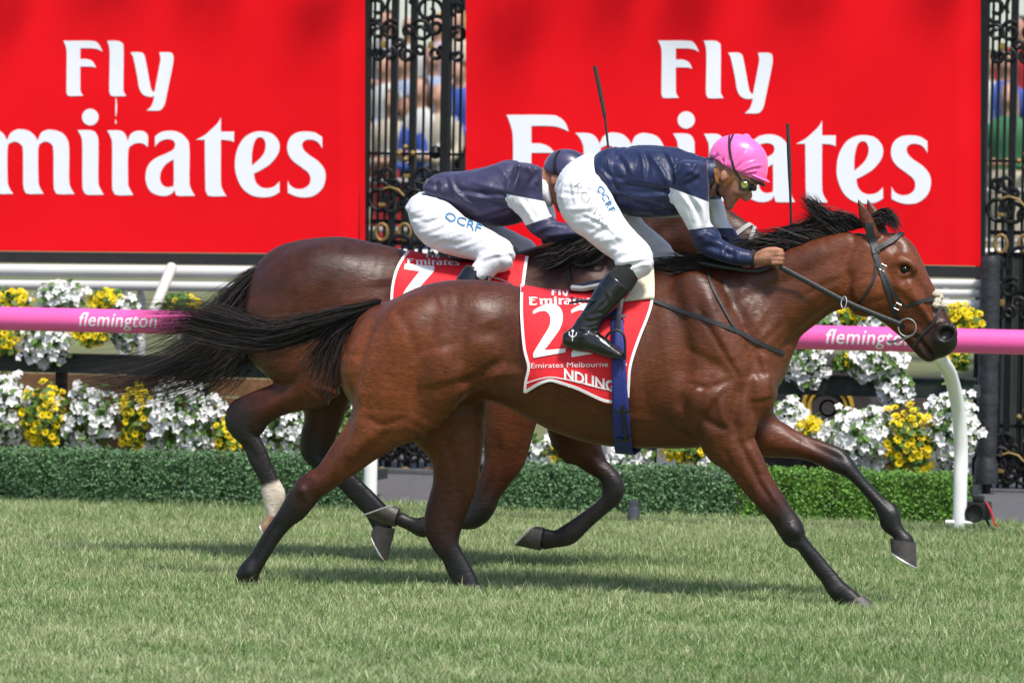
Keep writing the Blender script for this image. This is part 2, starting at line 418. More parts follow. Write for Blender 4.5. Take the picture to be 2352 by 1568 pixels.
def hoof(parent, Y, cor, sole, w, mt, shoe=True, wide=1.18):
    "cor: (heel xy, toe xy) of the coronet, sole: the same on the ground side"
    a0, a1 = at(*cor[0], Y), at(*cor[1], Y); b0, b1 = at(*sole[0], Y), at(*sole[1], Y)
    lat = np.array([0, 1., 0]); V = []; n = 14; F = []
    rows = []
    for t in (0., .25, .6, 1.0):
        h0, h1 = a0 + (b0 - a0) * t, a1 + (b1 - a1) * t; c = (h0 + h1) / 2; d = (h1 - h0) / 2; ww = w * (1 + (wide - 1) * t)
        rows.append((c, d, ww))
    for c, d, ww in rows:
        for j in range(n):
            a = 2 * math.pi * j / n; V.append(c + d * math.cos(a) + lat * ww * math.sin(a))
    for i in range(len(rows) - 1):
        for j in range(n): F.append((i * n + j, i * n + (j + 1) % n, (i + 1) * n + (j + 1) % n, (i + 1) * n + j))
    F.append(tuple(range(n))); k = (len(rows) - 1) * n; F.append(tuple(range(k, k + n)))
    o = MB().add(V, F).build('hoof', mt, parent)
    if shoe:
        c, d, ww = rows[-1]; nv = np.cross(d, lat); nv /= np.linalg.norm(nv)
        out = (b0 + b1 - a0 - a1) / 2; nv *= np.sign(nv @ out)
        P = [c + d * math.cos(a) * .9 + lat * ww * .88 * math.sin(a) + nv * .003 for a in np.linspace(-2.55, 2.55, 22)]
        MB().tube(P, .009, n=6, flat=.005, up=tuple(nv)).build('horseshoe', M_SHOE, o)
    return o

def strands(name, mat_, parent, roots, n, seg=10, width=.0022, spread=.02, seed=1, curl=.012, lenvar=.35, grow=1.0):
    """hair: roots = list of guide polylines (m,3) world; every strand is a blend of two neighbouring guides,
    fanned out towards its tip; made of thin three-sided tapering ribbons"""
    g = np.random.default_rng(seed); G = [catmull(q, 6) for q in roots]
    m = min(len(q) for q in G); G = np.stack([q[np.linspace(0, len(q) - 1, m).round().astype(int)] for q in G])
    V = []; F = []; C = []; base = 0; K = len(G)
    for _ in range(n):
        u = g.random() * (K - 1); i = min(int(u), K - 2) if K > 1 else 0; t = u - i
        q = G[i] * (1 - t) + G[i + 1] * t if K > 1 else G[0]
        L = 1 - lenvar * g.random() ** 1.5; s = np.linspace(0, L, seg) * (m - 1)
        k = np.minimum(s.astype(int), m - 2); fr = (s - k)[:, None]; p = q[k] * (1 - fr) + q[k + 1] * fr
        tt = np.linspace(0, 1, seg)[:, None]
        off = g.normal(0, 1, 3) * spread * np.array([1, 1.3, 1]); p = p + off * (tt ** grow * 1.0 + .25)
        ph = g.random(3) * 6.28; p = p + curl * tt * np.sin(ph + tt * g.uniform(3, 8))
        tg = np.gradient(p, axis=0); sd = np.cross(tg, g.normal(0, 1, 3)); sd /= np.linalg.norm(sd, axis=1)[:, None] + 1e-9
        wd = width * (1 - tt ** 2.5 * .9) * g.uniform(.6, 1.3)
        C.append(np.tile(np.array([.019, .017, .0175]) * g.uniform(.5, 1.5) + np.array([.022, .013, .008]) * g.random() ** 3, (2 * seg, 1))); V.append(np.concatenate([p - sd * wd, p + sd * wd])); ix = np.arange(seg - 1)
        F.append(base + np.stack([ix, ix + 1, ix + 1 + seg, ix + seg], 1)); base += 2 * seg
    me = mesh_np(name, np.concatenate(V), np.concatenate(F)); set_col(me, 'tone', np.concatenate(C)); o = link(name, me, mat_, parent); o['kind'] = 'stuff'
    return o

def paint_coat(me, body, v, cols):
    "cols: (coat colour, points colour)"
    raw = body.tint(v); t = np.clip(raw, 0, 1)[:, None]; c0, c1 = np.array(cols[0]), np.array(cols[1])
    mid = c0 * np.array([.5, .4, .45])
    c = np.where(t < .5, c0 + (mid - c0) * (t * 2), mid + (c1 - mid) * (t * 2 - 1))
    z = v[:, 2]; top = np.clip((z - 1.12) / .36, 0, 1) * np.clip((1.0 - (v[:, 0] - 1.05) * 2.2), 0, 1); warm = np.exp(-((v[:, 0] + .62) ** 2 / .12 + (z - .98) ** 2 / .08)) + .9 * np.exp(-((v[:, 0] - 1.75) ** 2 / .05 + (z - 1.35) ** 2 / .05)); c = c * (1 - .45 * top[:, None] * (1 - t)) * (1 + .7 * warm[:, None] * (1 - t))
    white = np.clip((raw - 1.4) / .5, 0, 1)[:, None]
    c = c + (np.array([.62, .55, .47]) - c) * white
    return c

# ---- near horse -----------------------------------------------------------
HY = 0.0
horse = empty('horse', at(1250, 1372, HY), 'bay racehorse wearing the red number 22 cloth, nearest the camera', 'horse', 'galloping racehorses')
B = Body(HY, .0086)
B.pairs([(835, 752, 792, 900, .12), (868, 716, 815, 945, .18), (910, 694, 860, 965, .235), (965, 668, 930, 962, .272), (1034, 640, 1020, 935, .285),
         (1104, 643, 1110, 915, .262), (1170, 652, 1180, 934, .262), (1240, 658, 1250, 968, .298), (1310, 660, 1330, 1005, .318), (1380, 658, 1400, 1023, .32),
         (1450, 645, 1455, 1031, .295), (1510, 622, 1520, 1034, .262), (1570, 606, 1590, 1030, .24), (1640, 602, 1655, 1010, .225),
         (1700, 655, 1720, 985, .205), (1752, 755, 1752, 952, .165), (1778, 835, 1768, 925, .11)], 0, k=.03)
# neck and head
B.pairs([(1560, 604, 1690, 965, .15), (1640, 596, 1778, 862, .145), (1705, 584, 1822, 795, .122), (1780, 572, 1866, 752, .105), (1850, 553, 1902, 722, .095),
         (1920, 533, 1942, 707, .088), (1972, 518, 1978, 694, .08), (2005, 505, 2005, 660, .07)], 0, k=.07)
B.pairs([(2002, 498, 1955, 640, .06), (2040, 508, 1960, 688, .08), (2072, 533, 1975, 712, .094), (2092, 562, 1990, 724, .098), (2109, 596, 2012, 738, .09),
         (2125, 628, 2037, 754, .074, .05), (2141, 660, 2056, 768, .06, .1), (2157, 690, 2074, 782, .052, .3), (2176, 724, 2090, 798, .05, .55), (2192, 753, 2104, 812, .052, .8),
         (2201, 772, 2126, 822, .046, .9), (2192, 796, 2150, 823, .034, .95)], 0, k=.045)
for sgn in (-1, 1):
    B.ell(1998, 664, sgn * .055, 66, 52, .042, 62, k=.03)                      # cheek
    B.ell(2079, 608, sgn * .078, 30, 16, .026, -20, k=.03)                     # brow
    B.line([(2085, 648, sgn * .078, .012), (2118, 700, sgn * .058, .01), (2140, 738, sgn * .05, .01)], k=.025)   # facial crest
    B.ell(2079, 618, sgn * .098, 15, 10, .02, -20, k=.012, sub=True, tint=.5)           # eye socket
    B.ell(2171, 768, sgn * .05, 29, 25, .022, 30, k=.02, tint=1.)               # nostril flare
    B.ell(2174, 765, sgn * .07, 20, 15, .034, 40, k=.012, sub=True)             # nostril
    B.line([(2142, 824, sgn * .03, .006), (2120, 795, sgn * .05, .006), (2102, 768, sgn * .056, .005)], k=.012, sub=True)   # mouth
    B.ell(955, 762, sgn * .14, 110, 80, .135, 20, k=.05); B.ell(868, 840, sgn * .12, 70, 115, .115, -5, k=.06)
    B.ell(1015, 865, sgn * .19, 62, 80, .075, -25, k=.07)                      # stifle
    B.ell(1635, 790, sgn * .16, 70, 170, .085, 20, k=.07)                      # shoulder blade
    B.ell(1610, 925, sgn * .18, 90, 70, .085, -20, k=.06)                      # triceps
    B.ell(1728, 890, sgn * .105, 55, 75, .09, 8, k=.06)                        # breast
# ears
B.line([(2006, 545, -.045, .03, .022), (1999, 522, -.05, .026, .022), (1990, 505, -.055, .03, .018), (1981, 480, -.06, .021, .012), (1972, 458, -.058, .004, .004)], k=.02, tint=.25)
B.line([(2026, 536, .04, .03, .022), (2019, 515, .045, .026, .022), (2010, 498, .05, .03, .018), (2001, 478, .055, .02, .012), (1992, 458, .053, .004, .004)], k=.02, tint=.25)
B.line([(1999, 512, -.078, .006), (1988, 490, -.08, .01, .008), (1979, 470, -.073, .004)], k=.008, sub=True)
# legs: near hind, far hind, near fore, far fore
B.pairs([(800, 800, 1040, 790, .10), (785, 845, 1068, 865, .118), (777, 915, 1035, 928, .115), (773, 975, 965, 970, .1), (757, 1013, 905, 1014, .08), (728, 1058, 850, 1055, .062, .05),
         (704, 1092, 797, 1098, .05, .2), (676, 1106, 750, 1132, .042, .6), (665, 1126, 724, 1158, .042, .85), (650, 1152, 703, 1184, .038, .95), (628, 1188, 676, 1202, .031, 1), (600, 1230, 645, 1238, .027, 1),
         (570, 1280, 616, 1284, .026, 1), (547, 1308, 603, 1307, .033, 1), (541, 1326, 594, 1328, .031, 1), (548, 1342, 592, 1346, .034, 1)], (-.15, -.12), k=.05)
B.pairs([(890, 860, 1110, 860, .1), (905, 900, 1122, 900, .115), (928, 960, 1125, 965, .11), (962, 1005, 1119, 1008, .09), (990, 1052, 1106, 1060, .074), (995, 1100, 1098, 1110, .06, .1), (985, 1142, 1083, 1152, .05, .3),
         (975, 1182, 1068, 1190, .046, .6), (975, 1212, 1060, 1222, .042, .7), (988, 1242, 1060, 1256, .036, .85), (1008, 1272, 1068, 1276, .03, 1), (1020, 1300, 1082, 1300, .029, 1),
         (1038, 1332, 1098, 1330, .031, 1), (1052, 1356, 1106, 1352, .034, 1)], (.15, .12), k=.04)
B.pairs([(1545, 850, 1730, 880, .08), (1575, 940, 1745, 950, .088), (1608, 1020, 1738, 1000, .084), (1640, 1051, 1750, 1032, .072), (1668, 1075, 1763, 1065, .062, .05), (1700, 1116, 1784, 1112, .052, .2), (1728, 1147, 1808, 1147, .045, .5),
         (1757, 1180, 1831, 1184, .04, .85), (1779, 1211, 1851, 1214, .043, .95), (1792, 1232, 1861, 1236, .042, 1), (1819, 1249, 1866, 1250, .035, 1), (1851, 1291, 1896, 1286, .027, 1),
         (1879, 1328, 1923, 1318, .027, 1), (1898, 1359, 1948, 1345, .034, 1), (1918, 1380, 1972, 1362, .031, 1), (1948, 1396, 1994, 1380, .035, 1)], (-.16, -.12), k=.045)
B.pairs([(1725, 880, 1665, 990, .09), (1768, 943, 1725, 1042, .082), (1800, 972, 1790, 1052, .064), (1845, 997, 1840, 1055, .052, .15), (1890, 1013, 1880, 1066, .044, .6), (1930, 1028, 1906, 1081, .043, .9),
         (1955, 1052, 1931, 1091, .043, 1), (1974, 1079, 1950, 1101, .037, 1), (2002, 1113, 1976, 1126, .028, 1), (2035, 1146, 2004, 1160, .027, 1), (2063, 1170, 2017, 1187, .034, 1), (2071, 1195, 2024, 1210, .032, 1),
         (2083, 1222, 2046, 1226, .029, 1), (2100, 1242, 2048, 1240, .034, 1), (2104, 1254, 2046, 1252, .034, 1)], (.15, .12), k=.045)
B.ell(692, 1128, -.165, 13, 20, .016, 30, k=.015, tint=.8)
STROKES = [
 # hindquarter
 ([(866, 712), (840, 780), (818, 860), (800, 945), (792, 1000)], -.016, 9), ([(1005, 700), (978, 790), (955, 880), (955, 960)], -.013, 14),
 ([(935, 715), (892, 840), (880, 940)], .014, 36), ([(1000, 800), (1020, 885)], .018, 30), ([(1090, 700)], .014, 28), ([(1040, 665), (1000, 680)], .008, 22),
 ([(1128, 735), (1152, 800), (1160, 860)], -.026, 30), ([(1055, 905), (1105, 890), (1160, 840)], .012, 9), ([(1050, 880), (1100, 866), (1140, 830)], -.012, 8),
 ([(1120, 905), (1180, 900), (1250, 915)], .010, 14),
 ([(800, 985), (752, 1060), (718, 1102)], -.012, 8, -1), ([(860, 990), (800, 1058)], .010, 14, -1), ([(905, 985), (850, 1030), (790, 1085)], -.006, 7, -1), ([(1005, 1000), (1030, 1080), (1030, 1150)], -.008, 8, 1), ([(640, 1195), (608, 1248), (580, 1296)], -.012, 5, -1), ([(690, 1118), (700, 1132)], .008, 8, -1),
 # barrel
 *[([(x + 10, 715), (x - 8, 800), (x + 6, 900)], .0016, 9) for x in range(1215, 1440, 37)], ([(1500, 965), (1360, 950), (1220, 905)], .005, 6), ([(1470, 900), (1330, 860), (1230, 830)], -.004, 14),
 # shoulder
 ([(1545, 640), (1560, 720), (1578, 820), (1560, 890)], -.016, 13), ([(1612, 650), (1652, 760), (1692, 850)], .013, 13), ([(1660, 640), (1706, 740), (1742, 830), (1752, 880)], -.016, 11),
 ([(1590, 890), (1640, 930)], .02, 36), ([(1645, 840), (1612, 900), (1602, 985)], -.009, 8), ([(1706, 875), (1686, 950), (1692, 1010)], -.018, 9), ([(1740, 860), (1752, 920)], .015, 20),
 ([(1728, 830), (1722, 900), (1732, 965)], -.012, 7), ([(1625, 1000)], .014, 17), ([(1558, 900), (1585, 975), (1606, 1018)], -.018, 13), ([(1570, 800), (1630, 830), (1690, 870)], -.007, 9),
 # neck
 ([(1788, 812), (1850, 762), (1940, 692)], -.018, 9), ([(1690, 690), (1800, 650), (1900, 600), (1962, 570)], -.009, 11), ([(1760, 745), (1850, 692), (1950, 632)], .012, 26), ([(1700, 640), (1800, 610), (1900, 570)], .008, 20),
 *[([(1690 + 14 * i, 720 + 22 * i), (1712 + 14 * i, 768 + 16 * i)], (.004, -.004)[i % 2], 5) for i in range(5)],
 *[([(1955 + 6 * i, 560 + 9 * i), (1930 + 9 * i, 610 + 9 * i)], (.003, -.003)[i % 2], 4) for i in range(4)],
 ([(1600, 700), (1650, 790), (1700, 870)], -.008, 5), ([(1575, 880), (1630, 890), (1680, 870)], -.009, 5), ([(1650, 900), (1660, 960), (1690, 1000)], .008, 6), ([(1740, 800), (1760, 850), (1770, 900)], .008, 6), ([(1590, 940), (1640, 975), (1680, 985)], -.008, 6), ([(1835, 690), (1880, 660), (1930, 640)], -.006, 5), ([(1470, 800), (1480, 900), (1500, 980)], -.006, 12), ([(1520, 700), (1530, 800), (1540, 880)], .006, 12),
 ([(900, 700), (940, 760), (960, 840)], -.006, 8), ([(1085, 720), (1060, 780), (1050, 850)], -.008, 9), ([(840, 960), (880, 975), (930, 960)], -.007, 7), ([(1060, 780), (1100, 790), (1130, 780)], .004, 12), ([(820, 880), (830, 940), (815, 1000)], .006, 8, -1),
 # head
 ([(2058, 648), (2092, 680), (2126, 722)], .010, 7), ([(2022, 590), (2048, 655), (2044, 715), (2012, 742)], -.009, 7), ([(1952, 615), (1948, 680), (1972, 716)], -.016, 8), ([(1995, 640), (2010, 690)], .012, 24),
 ([(2104, 640), (2128, 684), (2150, 726)], -.008, 7), ([(2056, 598), (2078, 590), (2102, 606)], .006, 6), ([(2058, 565)], -.012, 11), ([(2090, 768), (2112, 782), (2144, 824)], -.010, 4),
 ([(2070, 735), (2105, 745), (2130, 770)], -.006, 7), ([(2150, 755), (2165, 745), (2188, 755)], .008, 5), ([(2066, 632), (2080, 632), (2092, 624)], .006, 4),
 # forelegs
 ([(1690, 1000), (1730, 1080), (1772, 1152)], -.010, 6, -1), ([(1660, 1030), (1700, 1100), (1740, 1150)], -.007, 5, -1), ([(1720, 1020), (1752, 1090)], .008, 10, -1), ([(1826, 1256), (1864, 1312), (1894, 1352)], -.012, 5, -1), ([(1808, 1208), (1838, 1226)], .009, 8, -1), ([(1780, 1190), (1790, 1215)], -.006, 5, -1), ([(1800, 1235), (1840, 1245)], -.006, 4, -1), ([(1740, 1090), (1790, 1160)], .006, 5, -1), ([(1720, 1125), (1765, 1185)], .005, 5, -1), ([(1905, 1352), (1925, 1370)], .006, 7, -1), ([(560, 1312), (580, 1318)], .006, 8, -1),
 ([(1785, 985), (1860, 1030), (1918, 1058)], -.008, 6, 1), ([(1962, 1096), (2000, 1140), (2030, 1172)], -.005, 4, 1),
]
M_COAT = coat_material('bay_coat', 0)
from mathutils.bvhtree import BVHTree
class Skin:
    "ray lookup on a finished body, through the photograph's line of sight"
    def __init__(s, me):
        n = len(me.vertices); co = np.empty(n * 3, np.float32); me.vertices.foreach_get('co', co)
        s.v = co.reshape(-1, 3); s.b = BVHTree.FromPolygons([tuple(map(float, q)) for q in s.v], [tuple(p.vertices) for p in me.polygons])
    def hit(s, x, y, lift=0.0, Y=0.0):
        d = FWD + RGT * ((x - 1176) / FPX) - UPV * ((y - 784) / FPX); d = Vector(d).normalized()
        loc, nor, _, _ = s.b.ray_cast(Vector(CAM), d)
        if loc is None:
            p = Vector(at(x, y, Y)); loc, nor, _, _ = s.b.find_nearest(p)
        elif nor.dot(d) > 0: nor = -nor
        return loc + nor * lift, nor
def strap(name, skin, px, width, mat_, parent, Y0, lift=.003, thick=.004, mirror=True, n=4, closed=False):
    "flat strap lying on the skin along pixel points; its twin on the other side belongs to the same strap"
    P = catmull(np.array(px, float), n); pts = []; nor = []
    for q in P:
        l, m_ = skin.hit(q[0], q[1], lift, Y0); pts.append(l); nor.append(m_)
    pts = [sum((pts[max(0, min(len(pts) - 1, i + k))] for k in (-1, 0, 1)), Vector()) / 3 if 0 < i < len(pts) - 1 else pts[i] for i in range(len(pts))]
    nor = [sum((nor[max(0, min(len(nor) - 1, i + k))] for k in (-2, -1, 0, 1, 2)), Vector()).normalized() for i in range(len(nor))]
    b = MB()
    def ribbon(pts, nor):
        nonlocal b
        V = []; F = []
        for i, (p, nn) in enumerate(zip(pts, nor)):
            t = (pts[min(i + 1, len(pts) - 1)] - pts[max(i - 1, 0)]).normalized(); s_ = t.cross(nn).normalized() * (width / 2); u = nn * thick
            V += [p - s_, p + s_, p + s_ * .92 + u, p - s_ * .92 + u]
        for i in range(len(pts) - 1):
            for j in range(4): F.append((i * 4 + j, i * 4 + (j + 1) % 4, i * 4 + 4 + (j + 1) % 4, i * 4 + 4 + j))
        F += [(3, 2, 1, 0), tuple(len(V) - 4 + k for k in range(4))]; b.add(V, F)
    ribbon(pts, nor); first = b.build(name, mat_, parent)
    if mirror:
        b = MB(); mm = lambda p: Vector((p.x, 2 * Y0 - p.y, p.z)); md = lambda p: Vector((p.x, -p.y, p.z)); ribbon([mm(p) for p in pts], [md(p) for p in nor]); b.build(name, mat_, parent)
    return first
def finish_horse(root, body_, strokes, cols):
    me, v = body_.mesh('body', smooth=2, strokes=strokes)
    co = np.empty(len(v) * 3, np.float32); me.vertices.foreach_get('co', co); v = co.reshape(-1, 3)
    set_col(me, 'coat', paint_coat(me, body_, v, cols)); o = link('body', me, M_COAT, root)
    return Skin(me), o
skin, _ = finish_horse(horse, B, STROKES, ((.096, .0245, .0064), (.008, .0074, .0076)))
for s_ in (-1, 1):
    p = at(2078, 618, HY + s_ * .078); MB().lathe([(0, -.02), (.014, -.015), (.0205, -.006), (.0215, 0), (.0205, .006), (.014, .015), (0, .02)], (p[0], HY + s_ * .079, p[2]), n=16).build('eye', M_EYE, horse)
hoof(horse, HY - .12, ((546, 1336), (594, 1336)), ((540, 1352), (606, 1356)), .036, M_HOOF)
hoof(horse, HY + .12, ((1052, 1344), (1106, 1342)), ((1054, 1366), (1124, 1364)), .036, M_HOOF)
hoof(horse, HY - .12, ((1935, 1388), (1984, 1366)), ((1950, 1402), (2012, 1390)), .038, M_HOOF)
hoof(horse, HY + .12, ((2044, 1236), (2104, 1246)), ((2047, 1266), (2106, 1302)), .038, M_HOOF)
# tail, mane, forelock
T = lambda y, *q: [at(a, b, HY + y + (c[0] if c else 0)) for a, b, *c in q]
strands('tail', M_HAIR, horse, [T(-.04, (872, 690), (800, 706), (715, 728), (640, 748), (560, 728), (460, 700), (310, 700)), T(-.02, (868, 700), (795, 724), (712, 752), (630, 772), (545, 752), (445, 728), (285, 735)),
        T(.02, (864, 712), (790, 742), (710, 772), (620, 788), (540, 772), (440, 755), (290, 785)), T(.04, (872, 690), (800, 710), (715, 745), (640, 765), (560, 748), (470, 720), (390, 690))], 1800, seg=14, spread=.016, seed=3, grow=1.8, lenvar=.55, width=.0013)
strands('tail', M_HAIR, horse, [T(-.04, (868, 692), (790, 712), (700, 738), (610, 752), (530, 735), (430, 700), (330, 690)), T(.0, (860, 705), (780, 736), (690, 762), (600, 780), (510, 768), (420, 745), (300, 745)), T(.03, (855, 712), (770, 745), (680, 775), (590, 795), (510, 788), (430, 775), (330, 790))], 420, seg=14, spread=.03, seed=33, grow=1.3, lenvar=.55, width=.0013, curl=.03)
strands('tail', M_HAIR, horse, [T(-.03, (850, 715), (800, 760), (778, 830), (768, 890), (735, 940)), T(-.02, (845, 715), (780, 762), (745, 820), (735, 870), (720, 905)), T(0, (830, 715), (755, 760), (715, 800), (690, 830), (668, 850))], 330, seg=10, spread=.02, seed=5, grow=1.0, lenvar=.5, width=.0018)
M_ = lambda y, *q: [at(a, b, HY + y) for a, b in q]
strands('mane', M_HAIR, horse, [M_(.0, (1985, 520), (1960, 497), (1925, 492), (1885, 478), (1850, 452)), M_(-.0, (1955, 528), (1925, 505), (1890, 508), (1855, 512), (1815, 520)), M_(-.01, (1900, 543), (1860, 522), (1820, 528), (1780, 540), (1735, 545)),
        M_(-.03, (1850, 556), (1800, 545), (1760, 550), (1720, 560), (1670, 560)), M_(-.05, (1800, 570), (1750, 565), (1710, 572), (1660, 585), (1600, 590)), M_(-.06, (1740, 580), (1690, 582), (1640, 590), (1590, 598), (1530, 602)),
        M_(-.05, (1670, 592), (1620, 596), (1570, 602), (1530, 606), (1480, 604)), M_(-.03, (1600, 600), (1570, 604), (1540, 606), (1500, 608), (1470, 606))], 1500, seg=9, spread=.014, seed=9, grow=.8, lenvar=.5, width=.002)
strands('mane', M_HAIR, horse, [M_(-.02, (1960, 524), (1925, 500), (1895, 485), (1870, 465), (1848, 448)), M_(-.02, (1915, 538), (1890, 515), (1870, 490), (1855, 470), (1845, 452))], 260, seg=9, spread=.012, seed=19, grow=.9, lenvar=.35, width=.002)
strands('mane', M_HAIR, horse, [M_(-.07, (1760, 585), (1720, 600), (1680, 612), (1630, 616)), M_(-.09, (1690, 600), (1640, 612), (1590, 618), (1540, 616)), M_(-.1, (1620, 606), (1580, 616), (1540, 620), (1500, 616))], 420, seg=8, spread=.012, seed=29, grow=.9, lenvar=.4, width=.002)
strands('forelock', M_HAIR, horse, [M_(-.03, (2000, 500), (2030, 490), (2050, 508), (2062, 530)), M_(.0, (2005, 492), (2030, 482), (2052, 500), (2066, 528)), M_(-.05, (1995, 512), (2020, 512), (2045, 512), (2060, 528))], 320, seg=8, spread=.008, seed=31, grow=.8, lenvar=.3, width=.002)
# bridle and breast girth
bridle = empty('bridle', at(2040, 640, HY), 'black leather bridle on the nearest bay horse with cream fleece noseband patch', 'bridle', 'bridles')
Mpx = lambda pts, **k: pts
cheek = strap('cheekpiece', skin, [(2000, 530), (2004, 560), (2012, 590), (2023, 618), (2036, 660), (2050, 700), (2062, 735), (2078, 752)], .024, M_LEATHER, bridle, HY)
strap('headpiece', skin, [(1996, 512), (1999, 532), (2008, 560), (2013, 582)], .036, M_LEATHER, bridle, HY, lift=.006)
strap('browband', skin, [(2012, 576), (2028, 566), (2050, 552), (2070, 538), (2078, 531)], .024, M_LEATHER, bridle, HY, lift=.007, thick=.006)
strap('noseband', skin, [(2080, 706), (2104, 695), (2130, 689), (2150, 687), (2156, 688)], .018, M_LEATHER, bridle, HY, lift=.005)
strap('noseband_strap', skin, [(2164, 690), (2158, 712), (2144, 738), (2128, 758), (2116, 770), (2098, 796)], .015, M_LEATHER, bridle, HY, lift=.005)
strap('noseband_cheek', skin, [(2020, 605), (2036, 640), (2052, 672), (2068, 692), (2080, 706)], .014, M_LEATHER, bridle, HY, lift=.006)
strap('throat_lash', skin, [(2012, 600), (2008, 640), (1990, 672), (1970, 700), (1960, 712)], .012, M_LEATHER, bridle, HY, lift=.004)
for q in ((2027, 616), (2063, 702)):
    l, n_ = skin.hit(*q, .012, HY); a_ = R(-25); u = Vector((math.cos(a_), 0, math.sin(a_))); w_ = Vector((-math.sin(a_), 0, math.cos(a_)))
    MB().tube([l + u * x + w_ * y for x, y in ((-.012, -.013), (.012, -.013), (.012, .013), (-.012, .013), (-.012, -.013))], .002, n=6).build('buckle', M_METAL, bridle)
for i, q in enumerate(((2148, 676), (2152, 692), (2164, 702), (2156, 682), (2150, 700))):
    l, n_ = skin.hit(*q, .006, HY); b_ = MB(); V = []; F = []
    b_.lathe([(0, -.018), (.012, -.014), (.019, -.004), (.018, .006), (.01, .015), (0, .017)], tuple(l), n=9)
    b_.build('fleece_patch', M_FLEECE, bridle)
for s_ in (-1, 1):
    c_ = at(2084, 752, HY - .07); c_ = np.array([c_[0], HY + s_ * .07, c_[2]]); r_ = .04
    MB().tube([c_ + np.array([math.cos(a) * r_, 0, math.sin(a) * r_]) for a in np.linspace(0, 2 * math.pi, 25)], .004, n=8, caps=False).build('bit_ring', M_METAL, bridle)
MB().tube([at(2098, 768, HY - .07), at(2070, 780, HY - .055), at(2045, 786, HY - .03), at(2040, 783, HY), at(2045, 786, HY + .03), at(2070, 780, HY + .055), at(2098, 768, HY + .07)], .0055, n=8).build('bit_bar', M_METAL, bridle)
# reins: from the bit to the rider's hands, then a slack loop
for s_ in (-1, 1):
    P = [at(2068, 745, HY - .075), at(2010, 722, HY - .1), at(1940, 692, HY - .115), at(1870, 655, HY - .135), at(1790, 612, HY - .15)]
    P = catmull([[q[0], HY + s_ * abs(q[1] - HY), q[2]] for q in P], 5)
    MB().tube(P, .0115, n=8, flat=.004, up=(0, 1, 0)).build('rein', M_LEATHER, bridle)
for s_ in (-1, 1):
    P = [at(1778, 606, HY - .14), at(1740, 622, HY - .13), at(1680, 616, HY - .13), at(1620, 606, HY - .13), at(1600, 602, HY - .08), at(1590, 596, HY)]
    P = catmull([[q[0], HY + s_ * abs(q[1] - HY), q[2]] for q in P], 5)
    MB().tube(P, .009, n=8, flat=.004, up=(0, 1, 0)).build('rein_loop', M_LEATHER, bridle)
l, n_ = skin.hit(1938, 697, .02, HY)
P0 = at(1938, 694, HY - .128); MB().tube([P0 + np.array([math.cos(a) * .012, math.sin(a) * .012, math.sin(a) * .026]) for a in np.linspace(0, 6.283, 17)], .003, n=6, caps=False).build('martingale_ring', M_METAL, bridle)
breast = empty('breastplate', at(1650, 740, HY), 'black breast strap round the shoulders of the nearest bay horse', 'breastplate', 'breastplates')
strap('breast_strap', skin, [(1440, 660), (1500, 690), (1560, 712), (1620, 732), (1690, 760), (1740, 785), (1790, 808), (1800, 810)], .02, M_LEATHER, breast, HY, lift=.004)
strap('neck_strap', skin, [(1622, 608), (1630, 650), (1650, 690), (1675, 735), (1690, 758)], .012, M_LEATHER, breast, HY, lift=.004)
# ---- far horse ------------------------------------------------------------
HY2 = 1.35
horse2 = empty('horse', at(960, 1310, HY2), 'darker bay racehorse with one white hind sock, wearing the number 7 cloth', 'horse', 'galloping racehorses')
B = Body(HY2, .0105)
B.pairs([(604, 640, 566, 790, .11), (633, 588, 590, 850, .18), (680, 560, 640, 880, .23), (740, 545, 720, 885, .265), (800, 543, 800, 870, .275), (867, 562, 880, 850, .25), (930, 577, 950, 862, .25),
         (1010, 587, 1020, 895, .285), (1090, 590, 1100, 932, .305), (1170, 585, 1180, 952, .29), (1240, 566, 1260, 960, .25), (1300, 552, 1320, 955, .23), (1360, 556, 1390, 935, .215), (1410, 610, 1440, 900, .19),
         (1460, 690, 1475, 860, .15), (1488, 745, 1490, 835, .1)], 0, k=.03)
B.pairs([(1290, 552, 1400, 890, .14), (1370, 530, 1478, 760, .14), (1430, 500, 1525, 660, .12), (1480, 470, 1560, 610, .1), (1530, 445, 1592, 585, .09), (1570, 425, 1610, 565, .08)], 0, k=.07)
B.pairs([(1570, 412, 1560, 545, .06), (1610, 438, 1572, 585, .08), (1640, 457, 1592, 602, .095), (1675, 481, 1617, 614, .088), (1710, 504, 1652, 620, .07), (1745, 532, 1690, 626, .055, .3), (1775, 560, 1720, 633, .05, .6),
         (1795, 585, 1745, 641, .05, .9), (1795, 608, 1766, 641, .035, 1)], 0, k=.045)
for sgn in (-1, 1):
    B.ell(1608, 548, sgn * .055, 60, 50, .042, 40, k=.03); B.ell(725, 650, sgn * .14, 110, 80, .13, 10, k=.07); B.ell(640, 745, sgn * .12, 65, 115, .11, 0, k=.07)
    B.ell(800, 790, sgn * .18, 58, 75, .075, -25, k=.07); B.ell(1365, 730, sgn * .15, 66, 150, .085, 20, k=.07); B.ell(1340, 860, sgn * .17, 85, 66, .085, -20, k=.06)
    B.ell(1785, 592, sgn * .06, 18, 12, .03, 35, k=.012, sub=True)
    B.line([(1572, 450, sgn * .042, .032, .022), (1562, 428, sgn * .05, .026, .022), (1550, 405, sgn * .055, .03, .018), (1541, 382, sgn * .06, .02, .012), (1532, 364, sgn * .058, .004, .004)], k=.02, tint=.25)
